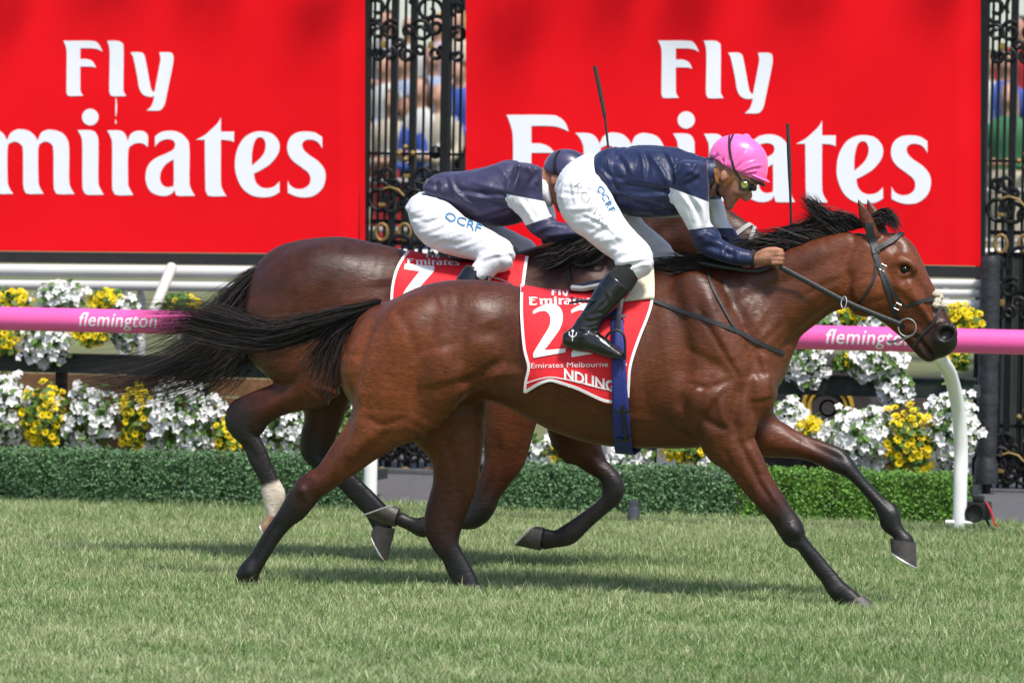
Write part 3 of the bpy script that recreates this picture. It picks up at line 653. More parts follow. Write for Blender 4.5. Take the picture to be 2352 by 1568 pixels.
B.pairs([(575, 690, 830, 730, .11), (590, 790, 818, 825, .115), (630, 848, 785, 890, .1), (620, 882, 735, 918, .075, .1), (588, 899, 690, 936, .06, .25), (550, 916, 642, 960, .05, .6), (523, 934, 607, 990, .044, .9),
         (521, 958, 605, 1010, .042, 1), (536, 988, 607, 1024, .036, 1), (554, 1016, 613, 1034, .031, 1), (566, 1048, 620, 1050, .029, 1), (584, 1080, 632, 1082, .028, 1), (596, 1104, 643, 1106, .03, 1.3), (599, 1120, 650, 1120, .032, 2.2), (602, 1142, 656, 1138, .034, 2.2), (606, 1165, 646, 1162, .028, 2.2), (614, 1184, 636, 1186, .027, 2.2)], (-.15, -.12), k=.05)
B.pairs([(650, 800, 830, 800, .1), (680, 880, 815, 890, .09), (700, 950, 785, 970, .065, .3), (690, 1000, 766, 1020, .05, .7), (689, 1028, 762, 1050, .044, 1), (705, 1058, 766, 1060, .04, 1), (742, 1092, 786, 1068, .033, 1),
         (779, 1121, 812, 1086, .029, 1), (812, 1155, 848, 1120, .028, 1), (836, 1180, 880, 1153, .032, 1), (848, 1198, 900, 1178, .033, 1), (856, 1214, 906, 1206, .032, 1)], (.15, .12), k=.045)
B.pairs([(1090, 900, 1255, 910, .09), (1105, 980, 1228, 980, .078), (1110, 1046, 1210, 1048, .06, .1), (1100, 1090, 1182, 1092, .05, .4), (1086, 1130, 1155, 1130, .046, .8), (1075, 1155, 1136, 1175, .044, 1), (1066, 1166, 1104, 1209, .042, 1),
         (1040, 1172, 1058, 1214, .036, 1), (1004, 1178, 1010, 1220, .029, 1), (968, 1186, 976, 1234, .034, 1), (940, 1184, 948, 1222, .03, 1), (916, 1172, 916, 1208, .032, 1)], (-.15, -.13), k=.045)
B.pairs([(1245, 900, 1400, 905, .09), (1262, 1000, 1394, 1012, .07), (1290, 1030, 1402, 1045, .055, .1), (1325, 1057, 1418, 1080, .047, .5), (1357, 1075, 1431, 1100, .043, .9), (1377, 1101, 1437, 1125, .043, 1), (1383, 1128, 1428, 1148, .038, 1),
         (1371, 1150, 1402, 1172, .031, 1), (1330, 1181, 1354, 1214, .027, 1), (1292, 1206, 1320, 1247, .034, 1), (1270, 1217, 1284, 1256, .03, 1), (1250, 1212, 1246, 1262, .033, 1)], (.15, .13), k=.045)
STROKES2 = [([(612, 640), (592, 720), (590, 800)], -.010, 14), ([(745, 640), (730, 740), (745, 830)], -.012, 14), ([(690, 620), (650, 740), (650, 820)], .014, 32), ([(818, 604)], .012, 28), ([(880, 640), (900, 740)], -.02, 28),
    ([(700, 850), (640, 900), (580, 930)], -.008, 8, -1), ([(560, 1010), (590, 1060)], -.005, 5, -1), ([(1290, 600), (1310, 720), (1300, 800)], -.014, 13), ([(1145, 1000), (1140, 1080), (1110, 1150)], -.008, 7, -1), ([(1330, 1030), (1370, 1070)], -.007, 6, 1),
    ([(1400, 620), (1480, 560), (1570, 500)], -.01, 12), ([(1615, 500), (1640, 550), (1630, 590)], -.008, 7), ([(1660, 540), (1700, 570)], .008, 7)]
skin2, _ = finish_horse(horse2, B, STROKES2, ((.078, .0198, .0060), (.011, .0095, .0098)))
for s_ in (-1, 1):
    p = at(1648, 515, HY2 + s_ * .085); MB().lathe([(0, -.018), (.012, -.0135), (.018, 0), (.012, .0135), (0, .018)], (p[0], HY2 + s_ * .088, p[2]), n=12).build('eye', M_EYE, horse2)
hoof(horse2, HY2 - .12, ((608, 1186), (640, 1184)), ((600, 1202), (612, 1230)), .036, M_HOOF2)
hoof(horse2, HY2 + .12, ((858, 1204), (908, 1214)), ((853, 1226), (888, 1290)), .038, M_HOOF)
hoof(horse2, HY2 - .13, ((918, 1166), (908, 1210)), ((906, 1160), (836, 1184)), .04, M_HOOF)
hoof(horse2, HY2 + .13, ((1250, 1210), (1242, 1264)), ((1230, 1208), (1184, 1252)), .038, M_HOOF)
T2 = lambda y, *q: [at(a, b, HY2 + y) for a, b in q]
strands('tail', M_HAIR, horse2, [T2(-.05, (612, 606), (560, 645), (505, 700), (450, 770), (340, 840), (110, 880)), T2(-.02, (606, 620), (565, 680), (530, 750), (470, 815), (350, 865), (120, 912)), T2(.03, (600, 640), (575, 710), (560, 790), (510, 850), (400, 888), (190, 925)),
        T2(.05, (612, 606), (560, 640), (500, 690), (440, 740), (330, 805), (110, 845))], 1900, seg=13, spread=.036, seed=43, grow=1.2, lenvar=.6, width=.0013)
strands('tail', M_HAIR, horse2, [T2(-.05, (608, 612), (555, 655), (495, 720), (430, 790), (310, 850), (90, 885)), T2(0, (602, 640), (570, 720), (540, 800), (480, 860), (390, 890), (230, 925)), T2(.05, (598, 660), (585, 740), (575, 810), (540, 850), (470, 870), (380, 880))], 650, seg=13, spread=.07, seed=143, grow=1.1, lenvar=.6, width=.0013, curl=.04)
strands('mane', M_HAIR, horse2, [T2(-.02, (1480, 470), (1450, 462), (1420, 470), (1390, 480)), T2(-.04, (1400, 515), (1360, 515), (1320, 525), (1280, 535)), T2(-.1, (1390, 530), (1350, 550), (1310, 575), (1260, 590)), T2(-.12, (1370, 548), (1330, 575), (1290, 595), (1240, 600)), T2(-.1, (1300, 555), (1270, 570), (1240, 585), (1215, 590))], 900, seg=8, spread=.02, seed=47, grow=.8, lenvar=.5, width=.0024)
strands('mane', M_HAIR, horse2, [T2(-.2, (1420, 530), (1395, 552), (1370, 575), (1340, 592)), T2(-.22, (1390, 545), (1360, 570), (1330, 590), (1295, 605)), T2(-.22, (1350, 552), (1320, 575), (1290, 592), (1255, 606)), T2(-.2, (1310, 555), (1285, 572), (1260, 588), (1230, 600))], 700, seg=8, spread=.018, seed=48, grow=.6, lenvar=.4, width=.0026)
bridle2 = empty('bridle', at(1680, 540, HY2), 'grey noseband bridle on the far horse, glimpsed under the pink-capped rider', 'bridle', 'bridles')
M_GREY = mat('grey_webbing', (.3, .29, .28), rough=.7, var=.15)
strap('noseband', skin2, [(1680, 545), (1700, 530), (1718, 518), (1732, 512), (1736, 514)], .022, M_GREY, bridle2, HY2, lift=.004)
strap('noseband_strap', skin2, [(1736, 514), (1730, 530), (1724, 548), (1716, 570)], .018, M_GREY, bridle2, HY2, lift=.005)
strap('cheekpiece', skin2, [(1590, 450), (1610, 490), (1640, 530), (1672, 560)], .02, M_LEATHER, bridle2, HY2)
for s_ in (-1, 1):
    P = [at(1700, 600, HY2 - .07), at(1640, 606, HY2 - .1), at(1560, 590, HY2 - .12), at(1490, 545, HY2 - .16), at(1400, 520, HY2 - .18)]
    P = catmull([[q[0], HY2 + s_ * abs(q[1] - HY2), q[2]] for q in P], 5)
    MB().tube(P, .0115, n=8, flat=.004, up=(0, 1, 0)).build('rein', M_LEATHER, bridle2)
P = [at(1400, 525, HY2 - .2), at(1395, 575, HY2 - .22), at(1360, 605, HY2 - .22), at(1320, 605, HY2 - .22), at(1300, 560, HY2 - .2)]
MB().tube(catmull(P, 6), .009, n=8, flat=.004, up=(0, 1, 0)).build('rein_loop', M_LEATHER, bridle2)
breast2 = empty('breastplate', at(1350, 650, HY2), 'black neck strap on the far horse below its rider', 'breastplate', 'breastplates')
strap('neck_strap', skin2, [(1300, 560), (1304, 600), (1312, 650), (1330, 700)], .014, M_LEATHER, breast2, HY2, lift=.004)
# ------------------------------------------------------------------ outlines of the sign lettering (third value marks a corner)
GL = dict(
 F=[[(437, 283, 1), (625, 283), (675, 300), (708, 358, 1), (670, 340), (625, 334), (553, 334, 1), (553, 408, 1), (600, 409), (640, 427), (662, 468, 1), (635, 461), (600, 460), (553, 460, 1), (553, 600), (557, 635), (573, 661, 1), (480, 663), (463, 650), (458, 615), (460, 400), (456, 330)]],
 l=[[(738, 283, 1), (805, 283), (838, 296), (851, 335), (850, 600), (855, 638), (870, 663, 1), (778, 664), (760, 650), (753, 610), (756, 400), (752, 325)]],
 y=[[(900, 362, 1), (960, 361), (988, 372), (1002, 410), (1030, 560), (1042, 615), (1058, 635), (1066, 628, 1), (1096, 470), (1106, 410), (1098, 362, 1), (1165, 362), (1190, 375), (1195, 412), (1185, 480), (1150, 650), (1136, 715), (1118, 748), (1092, 763), (1010, 763, 1), (1040, 735), (1056, 700), (1063, 664, 1), (1035, 669), (998, 660), (973, 638), (957, 600), (948, 540), (930, 450), (917, 395)]],
 E=[[(-568, 776, 1), (-290, 776), (-222, 790), (-178, 830), (-157, 885, 1), (-222, 858), (-290, 849), (-404, 849, 1), (-404, 964, 1), (-336, 967), (-280, 992), (-246, 1033, 1), (-290, 1027), (-404, 1027, 1), (-404, 1258), (-380, 1272), (-300, 1275), (-232, 1258), (-182, 1215, 1), (-200, 1300), (-222, 1353, 1), (-440, 1356), (-495, 1344), (-520, 1300), (-526, 1215), (-526, 935), (-543, 840)]],
 m=[[(-113, 895, 1), (-45, 895), (0, 905), (30, 932), (48, 968, 1), (70, 922), (108, 896), (150, 892), (202, 905), (240, 938), (258, 970, 1), (283, 918), (318, 898), (355, 895), (420, 912), (460, 955), (476, 1020), (476, 1230), (486, 1290), (513, 1338, 1), (405, 1338), (380, 1320), (370, 1270), (368, 1040), (352, 993), (318, 977), (288, 985), (264, 1025), (264, 1230), (272, 1285), (300, 1336, 1), (195, 1336), (170, 1315), (160, 1260), (158, 1040), (144, 998), (110, 977), (76, 985), (52, 1020), (52, 1230), (61, 1288), (90, 1336, 1), (-20, 1336), (-45, 1315), (-55, 1260), (-57, 1030), (-64, 970), (-85, 925)]],
 i=[[(535, 898, 1), (605, 897), (648, 906), (672, 940), (678, 1000), (677, 1240), (686, 1290), (715, 1342, 1), (605, 1342), (579, 1320), (568, 1270), (567, 1000), (558, 940)], [(622 + 57 * math.cos(a), 808 + 57 * math.sin(a)) for a in np.linspace(0, 6.283, 17)[:-1]]],
 r=[[(740, 900, 1), (812, 899), (850, 911), (872, 945), (879, 975, 1), (897, 930), (930, 907), (972, 902), (1004, 915), (1020, 945), (1018, 1015, 1), (988, 991), (948, 986), (910, 1001), (884, 1042), (882, 1250), (891, 1295), (918, 1345, 1), (808, 1345), (782, 1322), (773, 1270), (773, 1000), (762, 945)]],
 a=[[(1068, 1013, 1), (1068, 940, 1), (1110, 912), (1170, 902), (1230, 912), (1280, 950), (1305, 1012), (1305, 1240), (1315, 1298), (1343, 1350, 1), (1228, 1350), (1211, 1336), (1203, 1308, 1), (1183, 1335), (1138, 1350), (1088, 1345), (1038, 1320), (1010, 1270), (1003, 1210), (1020, 1142), (1070, 1092), (1150, 1056), (1195, 1030), (1207, 995), (1190, 967), (1153, 960), (1112, 970), (1085, 990)],
    [(1197, 1098, 1), (1197, 1268), (1180, 1286), (1150, 1290), (1120, 1275), (1103, 1235), (1110, 1182), (1138, 1137), (1168, 1115)]],
 t=[[(1522, 810, 1), (1522, 908, 1), (1613, 908, 1), (1612, 980, 1), (1580, 968), (1522, 964, 1), (1522, 1240), (1531, 1300), (1560, 1352, 1), (1447, 1352), (1425, 1332), (1415, 1280), (1411, 964, 1), (1350, 964, 1), (1410, 932), (1470, 880), (1503, 845)]],
 e=[[(1926, 1250, 1), (1926, 1325, 1), (1880, 1350), (1812, 1360), (1732, 1345), (1665, 1290), (1626, 1200), (1619, 1120), (1635, 1030), (1680, 953), (1740, 915), (1802, 906), (1870, 920), (1915, 965), (1927, 1015), (1911, 1070), (1862, 1130), (1802, 1170), (1748, 1198, 1), (1760, 1250), (1790, 1285), (1832, 1298), (1880, 1290), (1908, 1270)],
    [(1735, 1143, 1), (1737, 1050), (1755, 975), (1780, 948), (1812, 952), (1830, 988), (1825, 1040), (1795, 1090)]],
 s=[[(2220, 945, 1), (2220, 1022, 1), (2195, 985), (2158, 965), (2110, 965), (2083, 992), (2092, 1032), (2132, 1070), (2190, 1110), (2234, 1165), (2243, 1230), (2220, 1300), (2160, 1350), (2090, 1361), (2030, 1350), (1983, 1328, 1), (1983, 1245, 1), (2002, 1280), (2042, 1301), (2090, 1300), (2130, 1272), (2140, 1230), (2125, 1192), (2080, 1155), (2020, 1110), (1986, 1060), (1980, 1000), (2002, 945), (2052, 913), (2110, 907), (2170, 915)]])
# ------------------------------------------------------------------ riders
def px_of(v):
    q = np.asarray(v, float) - CAM; z = q @ FWD
    return 1176 + FPX * (q @ RGT) / z, 784 - FPX * (q @ UPV) / z
def fold_noise(seed, n=10, f=(18, 60), axis=None):
    "sum of sheared sine sheets: cloth wrinkles"
    g = np.random.default_rng(seed); W = []
    for _ in range(n):
        d = g.normal(0, 1, 3)
        if axis is not None: A = np.array(axis, float); A /= np.linalg.norm(A); d = d - A * (d @ A) * .8
        d /= np.linalg.norm(d); W.append((d * g.uniform(*f), g.random() * 6.28, g.normal(0, 1, 3) * g.uniform(2, 6), g.random() * 6.28))
    def h(p):
        o = np.zeros(len(p))
        for d, ph, e, p2 in W: o += np.sin(p @ d + ph + 1.6 * np.sin(p @ e + p2)) * (.5 + .5 * np.sin(p @ e * .7 + ph))
        return o / math.sqrt(n)
    return h
def wrinkle(amp, seed, n=10, f=(18, 60), sharp=True, where=None, axis=None):
    h = fold_noise(seed, n, f, axis)
    def w_(v, fa):
        a = h(v); a = (np.abs(a) ** .7 * np.sign(a)) if sharp else a
        if where is not None: a = a * where(v)
        return v + vnormals(v, fa) * (a * amp)[:, None]
    return w_
def satin(name, c0, c1, rough=.46):
    "glossy woven satin, two colours split by the stored band value"
    m, t, b = nodes(name); at_ = N(t, 'ShaderNodeAttribute', attribute_name='band'); tc = N(t, 'ShaderNodeTexCoord')
    gt = N(t, 'ShaderNodeMath', operation='GREATER_THAN'); gt.inputs[1].default_value = .5
    t.links.new(at_.outputs['Fac'], gt.inputs[0])
    mx = N(t, 'ShaderNodeMix', data_type='RGBA'); mx.inputs[6].default_value = (*c0, 1); mx.inputs[7].default_value = (*c1, 1)
    t.links.new(gt.outputs[0], mx.inputs[0]); 
    nz = N(t, 'ShaderNodeTexNoise', Scale=7.0, Detail=4.0); t.links.new(tc.outputs['Object'], nz.inputs['Vector'])
    rp = ramp(t, [(.3, (.82, .82, .82)), (.7, (1.12, 1.12, 1.12))]); t.links.new(nz.outputs['Fac'], rp.inputs[0])
    ml = N(t, 'ShaderNodeMix', data_type='RGBA', blend_type='MULTIPLY'); ml.inputs[0].default_value = 1.; t.links.new(mx.outputs[2], ml.inputs[6]); t.links.new(rp.outputs[0], ml.inputs[7])
    t.links.new(ml.outputs[2], b.inputs['Base Color']); b.inputs['Roughness'].default_value = rough; b.inputs['Specular IOR Level'].default_value = .35
    b.inputs['Sheen Weight'].default_value = .25; b.inputs['Sheen Roughness'].default_value = .3
    mp = N(t, 'ShaderNodeMapping'); mp.inputs['Scale'].default_value = (30, 30, 12); t.links.new(tc.outputs['Object'], mp.inputs['Vector'])
    n2 = N(t, 'ShaderNodeTexNoise', Scale=1., Detail=3., Distortion=1.2); t.links.new(mp.outputs[0], n2.inputs['Vector'])
    bp = N(t, 'ShaderNodeBump', Strength=.35, Distance=.008); t.links.new(n2.outputs['Fac'], bp.inputs['Height']); creases(t, b, tc, .14, 5.0, bp.outputs[0])
    return m
def creases(t, b, tc, strength, scale, prev=None):
    "sharp cloth creases: ridged, strongly warped noise"
    mp = N(t, 'ShaderNodeMapping'); mp.inputs['Scale'].default_value = (1.0, 1.0, .6); mp.inputs['Rotation'].default_value = (.3, .7, .2); t.links.new(tc.outputs['Object'], mp.inputs['Vector'])
    n = N(t, 'ShaderNodeTexNoise', Scale=scale, Detail=2.5, Roughness=.5, Distortion=1.1); t.links.new(mp.outputs[0], n.inputs['Vector'])
    r = ramp(t, [(.30, (.75, .75, .75)), (.46, (.45, .45, .45)), (.5, (0, 0, 0)), (.54, (.45, .45, .45)), (.70, (.75, .75, .75))]); t.links.new(n.outputs['Fac'], r.inputs[0])
    bp = N(t, 'ShaderNodeBump', Strength=strength, Distance=.02); t.links.new(r.outputs[0], bp.inputs['Height'])
    if prev is not None: t.links.new(prev, bp.inputs['Normal'])
    t.links.new(bp.outputs[0], b.inputs['Normal'])
def mat_cloth(name, col, crease=(.12, 7), **k):
    m = mat(name, col, **k); t = m.node_tree; b = t.nodes['Principled BSDF']; l = b.inputs['Normal'].links; pv = l[0].from_socket if l else None
    creases(t, b, next(x for x in t.nodes if x.type == 'TEX_COORD'), *crease, pv); return m
M_SILK = satin('navy_satin', (.013, .019, .062), (.66, .67, .70))
M_SILK2 = satin('faded_navy_satin', (.038, .034, .08), (.74, .74, .76))
M_BREECH = mat_cloth('white_breeches', (.74, .72, .78), rough=.55, var=.06, scale=9, bump=.35, bscale=28, sheen=.1, dirt=((.35, .28, .22), 60, .74))
M_SKIN = mat('tanned_skin', (.34, .15, .09), rough=.55, var=.3, scale=32, bump=.15, bscale=120)
M_BOOT = mat('polished_boot', (.008, .008, .009), rough=.2, var=.3, scale=20, coat=.3, bump=.2, bscale=25, dirt=((.09, .055, .03), 35, .66))
M_KNIT = mat('black_knit', (.012, .012, .013), rough=.85, var=.3, scale=60, bump=.5, bscale=240)
M_PINK = mat_cloth('pink_satin', (.88, .135, .43), rough=.3, var=.08, scale=9, sheen=.2, crease=(.06, 9))
M_CAPNAVY = mat('navy_cap', (.036, .034, .085), rough=.35, var=.1, scale=9, sheen=.2)
M_BLACK = mat('black_plastic', (.012, .012, .012), rough=.4, var=.2)
M_TAN = mat('tan_leather', (.27, .10, .022), rough=.6, var=.2, scale=30, bump=.4, bscale=90)
M_LENS = mat('yellow_lens', (.17, .19, .015), rough=.06, spec=.9, coat=.6, var=.1)
M_PEAKUNDER = mat('helmet_shell', (.035, .02, .012), rough=.5, var=.3)
M_WHITECLOTH = mat('white_cloth', (.74, .74, .74), rough=.7, var=.06, bump=.3, bscale=40)
M_BLUE = mat('blue_print', (.02, .15, .30), rough=.6, var=.1)

def mir_y(me, Y0):
    m2 = me.copy(); n = len(m2.vertices); co = np.empty(n * 3, np.float32); m2.vertices.foreach_get('co', co); co = co.reshape(-1, 3); co[:, 1] = 2 * Y0 - co[:, 1]
    m2.vertices.foreach_set('co', co.ravel()); m2.flip_normals(); m2.update(); return m2
def sheet_on(name, skin_, tri, to_px, lift, mat_, parent, Y0, thick=.0):
    "flat print: 2D triangles mapped to pixels and laid on a skin"
    P2, F = tri; V = []
    for q in P2:
        l, n_ = skin_.hit(*to_px(q), lift, Y0); V.append(tuple(l))
    me = bpy.data.meshes.new(name); me.from_pydata(V, [], F); me.update(); return link(name, me, mat_, parent, smooth=False)
def glyph_tris(loops, sub=0, res=6):
    "closed outlines -> triangulated flat shape; a point with a third value is a corner"
    cu = bpy.data.curves.new('g', 'CURVE'); cu.dimensions = '2D'; cu.fill_mode = 'BOTH'
    for lp in loops:
        k = next((i for i, p in enumerate(lp) if len(p) > 2), None); pts = []
        if k is None:
            a = np.array([p[:2] for p in lp], float); a = np.vstack([a, a[:1]]); q = np.vstack([a[-2:-1], a, a[1:2]]); q = catmull(q, 4); pts = [tuple(x) for x in q[4:-5]]
        else:
            seq = lp[k:] + lp[:k] + [lp[k]]; run = [seq[0]]
            for p in seq[1:]:
                run.append(p)
                if len(p) > 2:
                    a = np.array([x[:2] for x in run], float); c = catmull(a, 5) if len(a) > 2 else a; pts += [tuple(x) for x in c[:-1]]; run = [p]
        sp = cu.splines.new('POLY'); sp.points.add(len(pts) - 1); sp.use_cyclic_u = True
        for s_, p in zip(sp.points, pts): s_.co = (p[0], -p[1], 0, 1)
    return _tris(cu, sub)
def _tris(cu, sub):
    o = bpy.data.objects.new('g', cu); COL.objects.link(o); dg = bpy.context.evaluated_depsgraph_get(); me = bpy.data.meshes.new_from_object(o.evaluated_get(dg))
    bpy.data.objects.remove(o); bpy.data.curves.remove(cu); bm = bmesh.new(); bm.from_mesh(me); bmesh.ops.remove_doubles(bm, verts=bm.verts, dist=1e-5)
    bmesh.ops.triangulate(bm, faces=bm.faces)
    for _ in range(sub):
        L = sorted(e.calc_length() for e in bm.edges); lim = max(L[-1] * .3, 1e-6); bmesh.ops.subdivide_edges(bm, edges=[e for e in bm.edges if e.calc_length() > lim], cuts=1); bmesh.ops.triangulate(bm, faces=bm.faces)
    bm.verts.index_update(); bm.verts.ensure_lookup_table(); V = [(v.co.x, -v.co.y) for v in bm.verts]; F = [[v.index for v in f.verts] for f in bm.faces]; bm.free(); bpy.data.meshes.remove(me)
    return V, F
def text_tris(s_, shear=0., sub=0, bold=0., space=1.):
    cu = bpy.data.curves.new('t', 'FONT'); cu.body = s_; cu.size = 1.; cu.shear = shear; cu.offset = bold; cu.space_character = space; cu.resolution_u = 3
    return _tris(cu, sub)
def bbox2(tri): a = np.array(tri[0]); return a.min(0), a.max(0)

def fist(Bd, c, d, y, s=1.0, sgn=-1):
    """closed hand: c wrist centre px, d direction px towards the knuckles; palm, four curled fingers of different lengths, thumb along the side"""
    dx, dy = d; L = math.hypot(dx, dy); ux, uy = dx / L, dy / L; nx, ny = -uy, ux       # n points down in the picture
    def p(a, b): return (c[0] + ux * a * s + nx * b * s, c[1] + uy * a * s + ny * b * s)
    def ln(rows, k=.006): Bd.line([(*p(a, b), y + sgn * o, r) for a, b, o, r in rows], k=k, n=3)
    ln([(-22, 0, 0, .025), (0, 0, 0, .027), (14, 0, 0, .033), (30, 0, 0, .036), (40, 1, 0, .033)], k=.012)              # wrist and palm
    for i, (off, ln_) in enumerate(((-13, 1.0), (-4, 1.08), (6, 1.0), (15, .86))):
        ln([(34, off, .024, .0105), (34 + 20 * ln_, off + 1, .026, .0105), (38 + 22 * ln_, off + 3, .0, .0100), (36 + 14 * ln_, off + 5, -.018, .0092), (24, off + 5, -.02, .0088)], k=.004)
    ln([(6, -9, .012, .014), (22, -15, .018, .0125), (40, -17, .016, .011), (54, -14, .01, .0095)], k=.006)   # thumb

def print_text(parent, skin_, txt, org, ux, uy, h, mat_, Y0, lift=.004, shear=0., name='lettering', bold=0.0, sub=1, w=None, box=None):
    "text laid on a skin: org = left end of the baseline px, ux/uy = unit directions px, h cap height px"
    t = text_tris(txt, shear, sub, bold); lo, hi = bbox2(t); cap = .729; k = h / cap; kx = k if w is None else w / (hi[0] - lo[0])
    f = lambda q: (org[0] + ux[0] * (q[0] - lo[0]) * kx + uy[0] * -q[1] * k * -1, org[1] + ux[1] * (q[0] - lo[0]) * kx + uy[1] * q[1] * k * -1 * -1)
    def g(q):
        a = (q[0] - lo[0]) * kx; b = -q[1] * k            # q y points down in the shape
        return (org[0] + ux[0] * a + uy[0] * b, org[1] + ux[1] * a + uy[1] * b)
    return sheet_on(name, skin_, t, g, lift, mat_, parent, Y0)

def rider(Y0, label, D, silk, capmat, seed):
    r = empty('person', at(*D['base'], Y0), label, 'person', 'jockeys')
    def slim(rows, k=.98): return [((q[0] + q[2]) / 2 + (q[0] - q[2]) / 2 * k, (q[1] + q[3]) / 2 + (q[1] - q[3]) / 2 * k, (q[0] + q[2]) / 2 - (q[0] - q[2]) / 2 * k, (q[1] + q[3]) / 2 - (q[1] - q[3]) / 2 * k, q[4] * .96) for q in rows]
    for k_ in ('hips', 'thigh', 'cuff'): D[k_] = slim(D[k_])
    D['torso'] = slim(D['torso'], .975)
    # the body under the clothes, one skin
    b = Body(Y0, .0064)
    b.pairs(D['torso'], 0, k=.03, n=3); 
    for o in b.ops: o[1][:, 3:5] *= .86
    b.pairs(D['neck'], 0, k=.03, n=3); b.pairs(D['face'], 0, k=.02, n=3); b.ell(*D['skull'], k=.03)
    for e in D['features']: b.ell(*e[:-1], k=e[-1])
    for e in D['hollows']: b.ell(*e[:-1], k=e[-1], sub=True)
    n0 = len(b.ops)
    b.pairs(D['arm'], D['army'], k=.02, n=3); b.pairs(D['arm_far'], D['army_far'], k=.02, n=3); b.pairs(D['thigh'], D['thighy'], k=.03, n=3, mir=True); b.pairs(D['shin'], D['shiny'], k=.02, n=3, mir=True)
    for o in b.ops[n0:]: o[1][:, 3:5] *= .64
    for h_ in D['hands']: fist(b, *h_)
    me, v = b.mesh('body', smooth=1); link('body', me, M_SKIN, r); bodyskin = Skin(me)
    # silks
    j = Body(Y0, .0054); j.pairs(D['torso'], 0, k=.03, n=4); j.pairs(D['arm'], D['army'], k=.035, n=4, tint=1.); j.pairs(D['arm_far'], D['army_far'], k=.035, n=4, tint=1.)
    for e in D.get('puffs', []): j.ell(*e[:-1], k=e[-1])
    me, v = j.mesh('silks', smooth=1, warp=wrinkle(.0034, seed, 5, (30, 70), axis=(.8, .1, .45)), strokes=D['silk_strokes'])
    co = np.empty(len(v) * 3, np.float32); me.vertices.foreach_get('co', co); v = co.reshape(-1, 3); x, y = px_of(v)
    def ab(line, x_): (x0, y0), (x1, y1) = line; return y0 + (y1 - y0) * (x_ - x0) / (x1 - x0)
    near = v[:, 1] < Y0; band = np.zeros(len(v))
    for m_, (top, bot, xmin) in ((near, D['band']), (~near, D['band_far'])):
        s_ = np.minimum(y - ab(top, x), ab(bot, x) - y); s_ = np.minimum(s_, x - xmin); band = np.where(m_, np.clip(.5 + s_ / 12, 0, 1), band)
    band = band * np.clip((j.tint(v, .008) - .3) * 4, 0, 1)
    a = me.attributes.new('band', 'FLOAT', 'POINT'); a.data.foreach_set('value', band.astype(np.float32))
    link('silks', me, silk, r)
    # breeches
    q = Body(Y0, .0056); q.pairs(D['hips'], 0, k=.025, n=4); q.pairs([(*w_[:4], w_[4] * .94) for w_ in D['thigh']], D['thighy'], k=.025, n=4, mir=True); q.pairs(D['cuff'], D['cuffy'], k=.03, n=3, mir=True)
    me, v = q.mesh('breeches', smooth=1, warp=wrinkle(.0018, seed + 1, 5, (40, 100), axis=(.7, .3, .6)), strokes=D['breech_strokes']); link('breeches', me, M_BREECH, r); bskin = Skin(me)
    # boots and stocking tops
    for nm, key, m_ in (('boot', 'boot', M_BOOT), ('sock_top', 'sock', M_KNIT)):
        if key not in D: continue
        q = Body(Y0, .0052); 
        for rows, yy in D[key]: q.pairs(rows, yy, k=.02, n=4)
        me, v = q.mesh(nm, smooth=1, warp=wrinkle(.0022, seed + 2, 8, (40, 90), where=(lambda v_: np.clip((D['ankle'] - v_[:, 2]) * 12 + .4, .1, 1))) if key == 'boot' else None, strokes=D.get('boot_strokes') if key == 'boot' else None)
        o = link(nm, me, m_, r); link(nm, mir_y(me, Y0), m_, r)
        if key == 'boot': D['bootskin'] = Skin(me); D['bootobj'] = o
    # cap over the helmet
    q = Body(Y0, .005); q.ell(*D['cap'], k=.01)
    for e in D['capextra']: q.ell(*e, k=.02)
    (x0, y0), (x1, y1) = D['rim']
    A, Bp = at(x0, y0, Y0), at(x1, y1, Y0); dn = np.array([Bp[2] - A[2], 0, -(Bp[0] - A[0])]); dn /= np.linalg.norm(dn)
    if dn[2] > 0: dn = -dn
    me, v = q.mesh('cap', smooth=1, clip=lambda g: ((g - A) @ dn).astype(np.float32), warp=wrinkle(.0035, seed + 3, 10, (40, 110), where=lambda v_: np.clip(1 + ((v_ - A) @ dn) / .05, 0, 1)), strokes=D.get('cap_strokes'))
    cap = link('cap', me, capmat, r); q = Body(Y0, .005)
    for e in D['peak']: q.ell(*e, k=.01)
    if D['peak']:
        me, v = q.mesh('cap_peak', smooth=1); link('cap_peak', me, capmat, cap)
    return r, bodyskin, bskin, cap

def folds(lines, amp, sig):
    "each line becomes a crest with a trough beside it"
    out = []
    for i, l in enumerate(lines):
        a = np.array(l, float); d = a[-1] - a[0]; n = np.array([-d[1], d[0]]) / (np.hypot(*d) + 1e-9) * sig * 2.0 * (1 if i % 2 else -1); s = amp * (.7 + .6 * ((i * 37) % 10) / 10)
        out += [(l, s, sig), ([tuple(q) for q in a + n], -s * .8, sig * 1.15)]
    return out
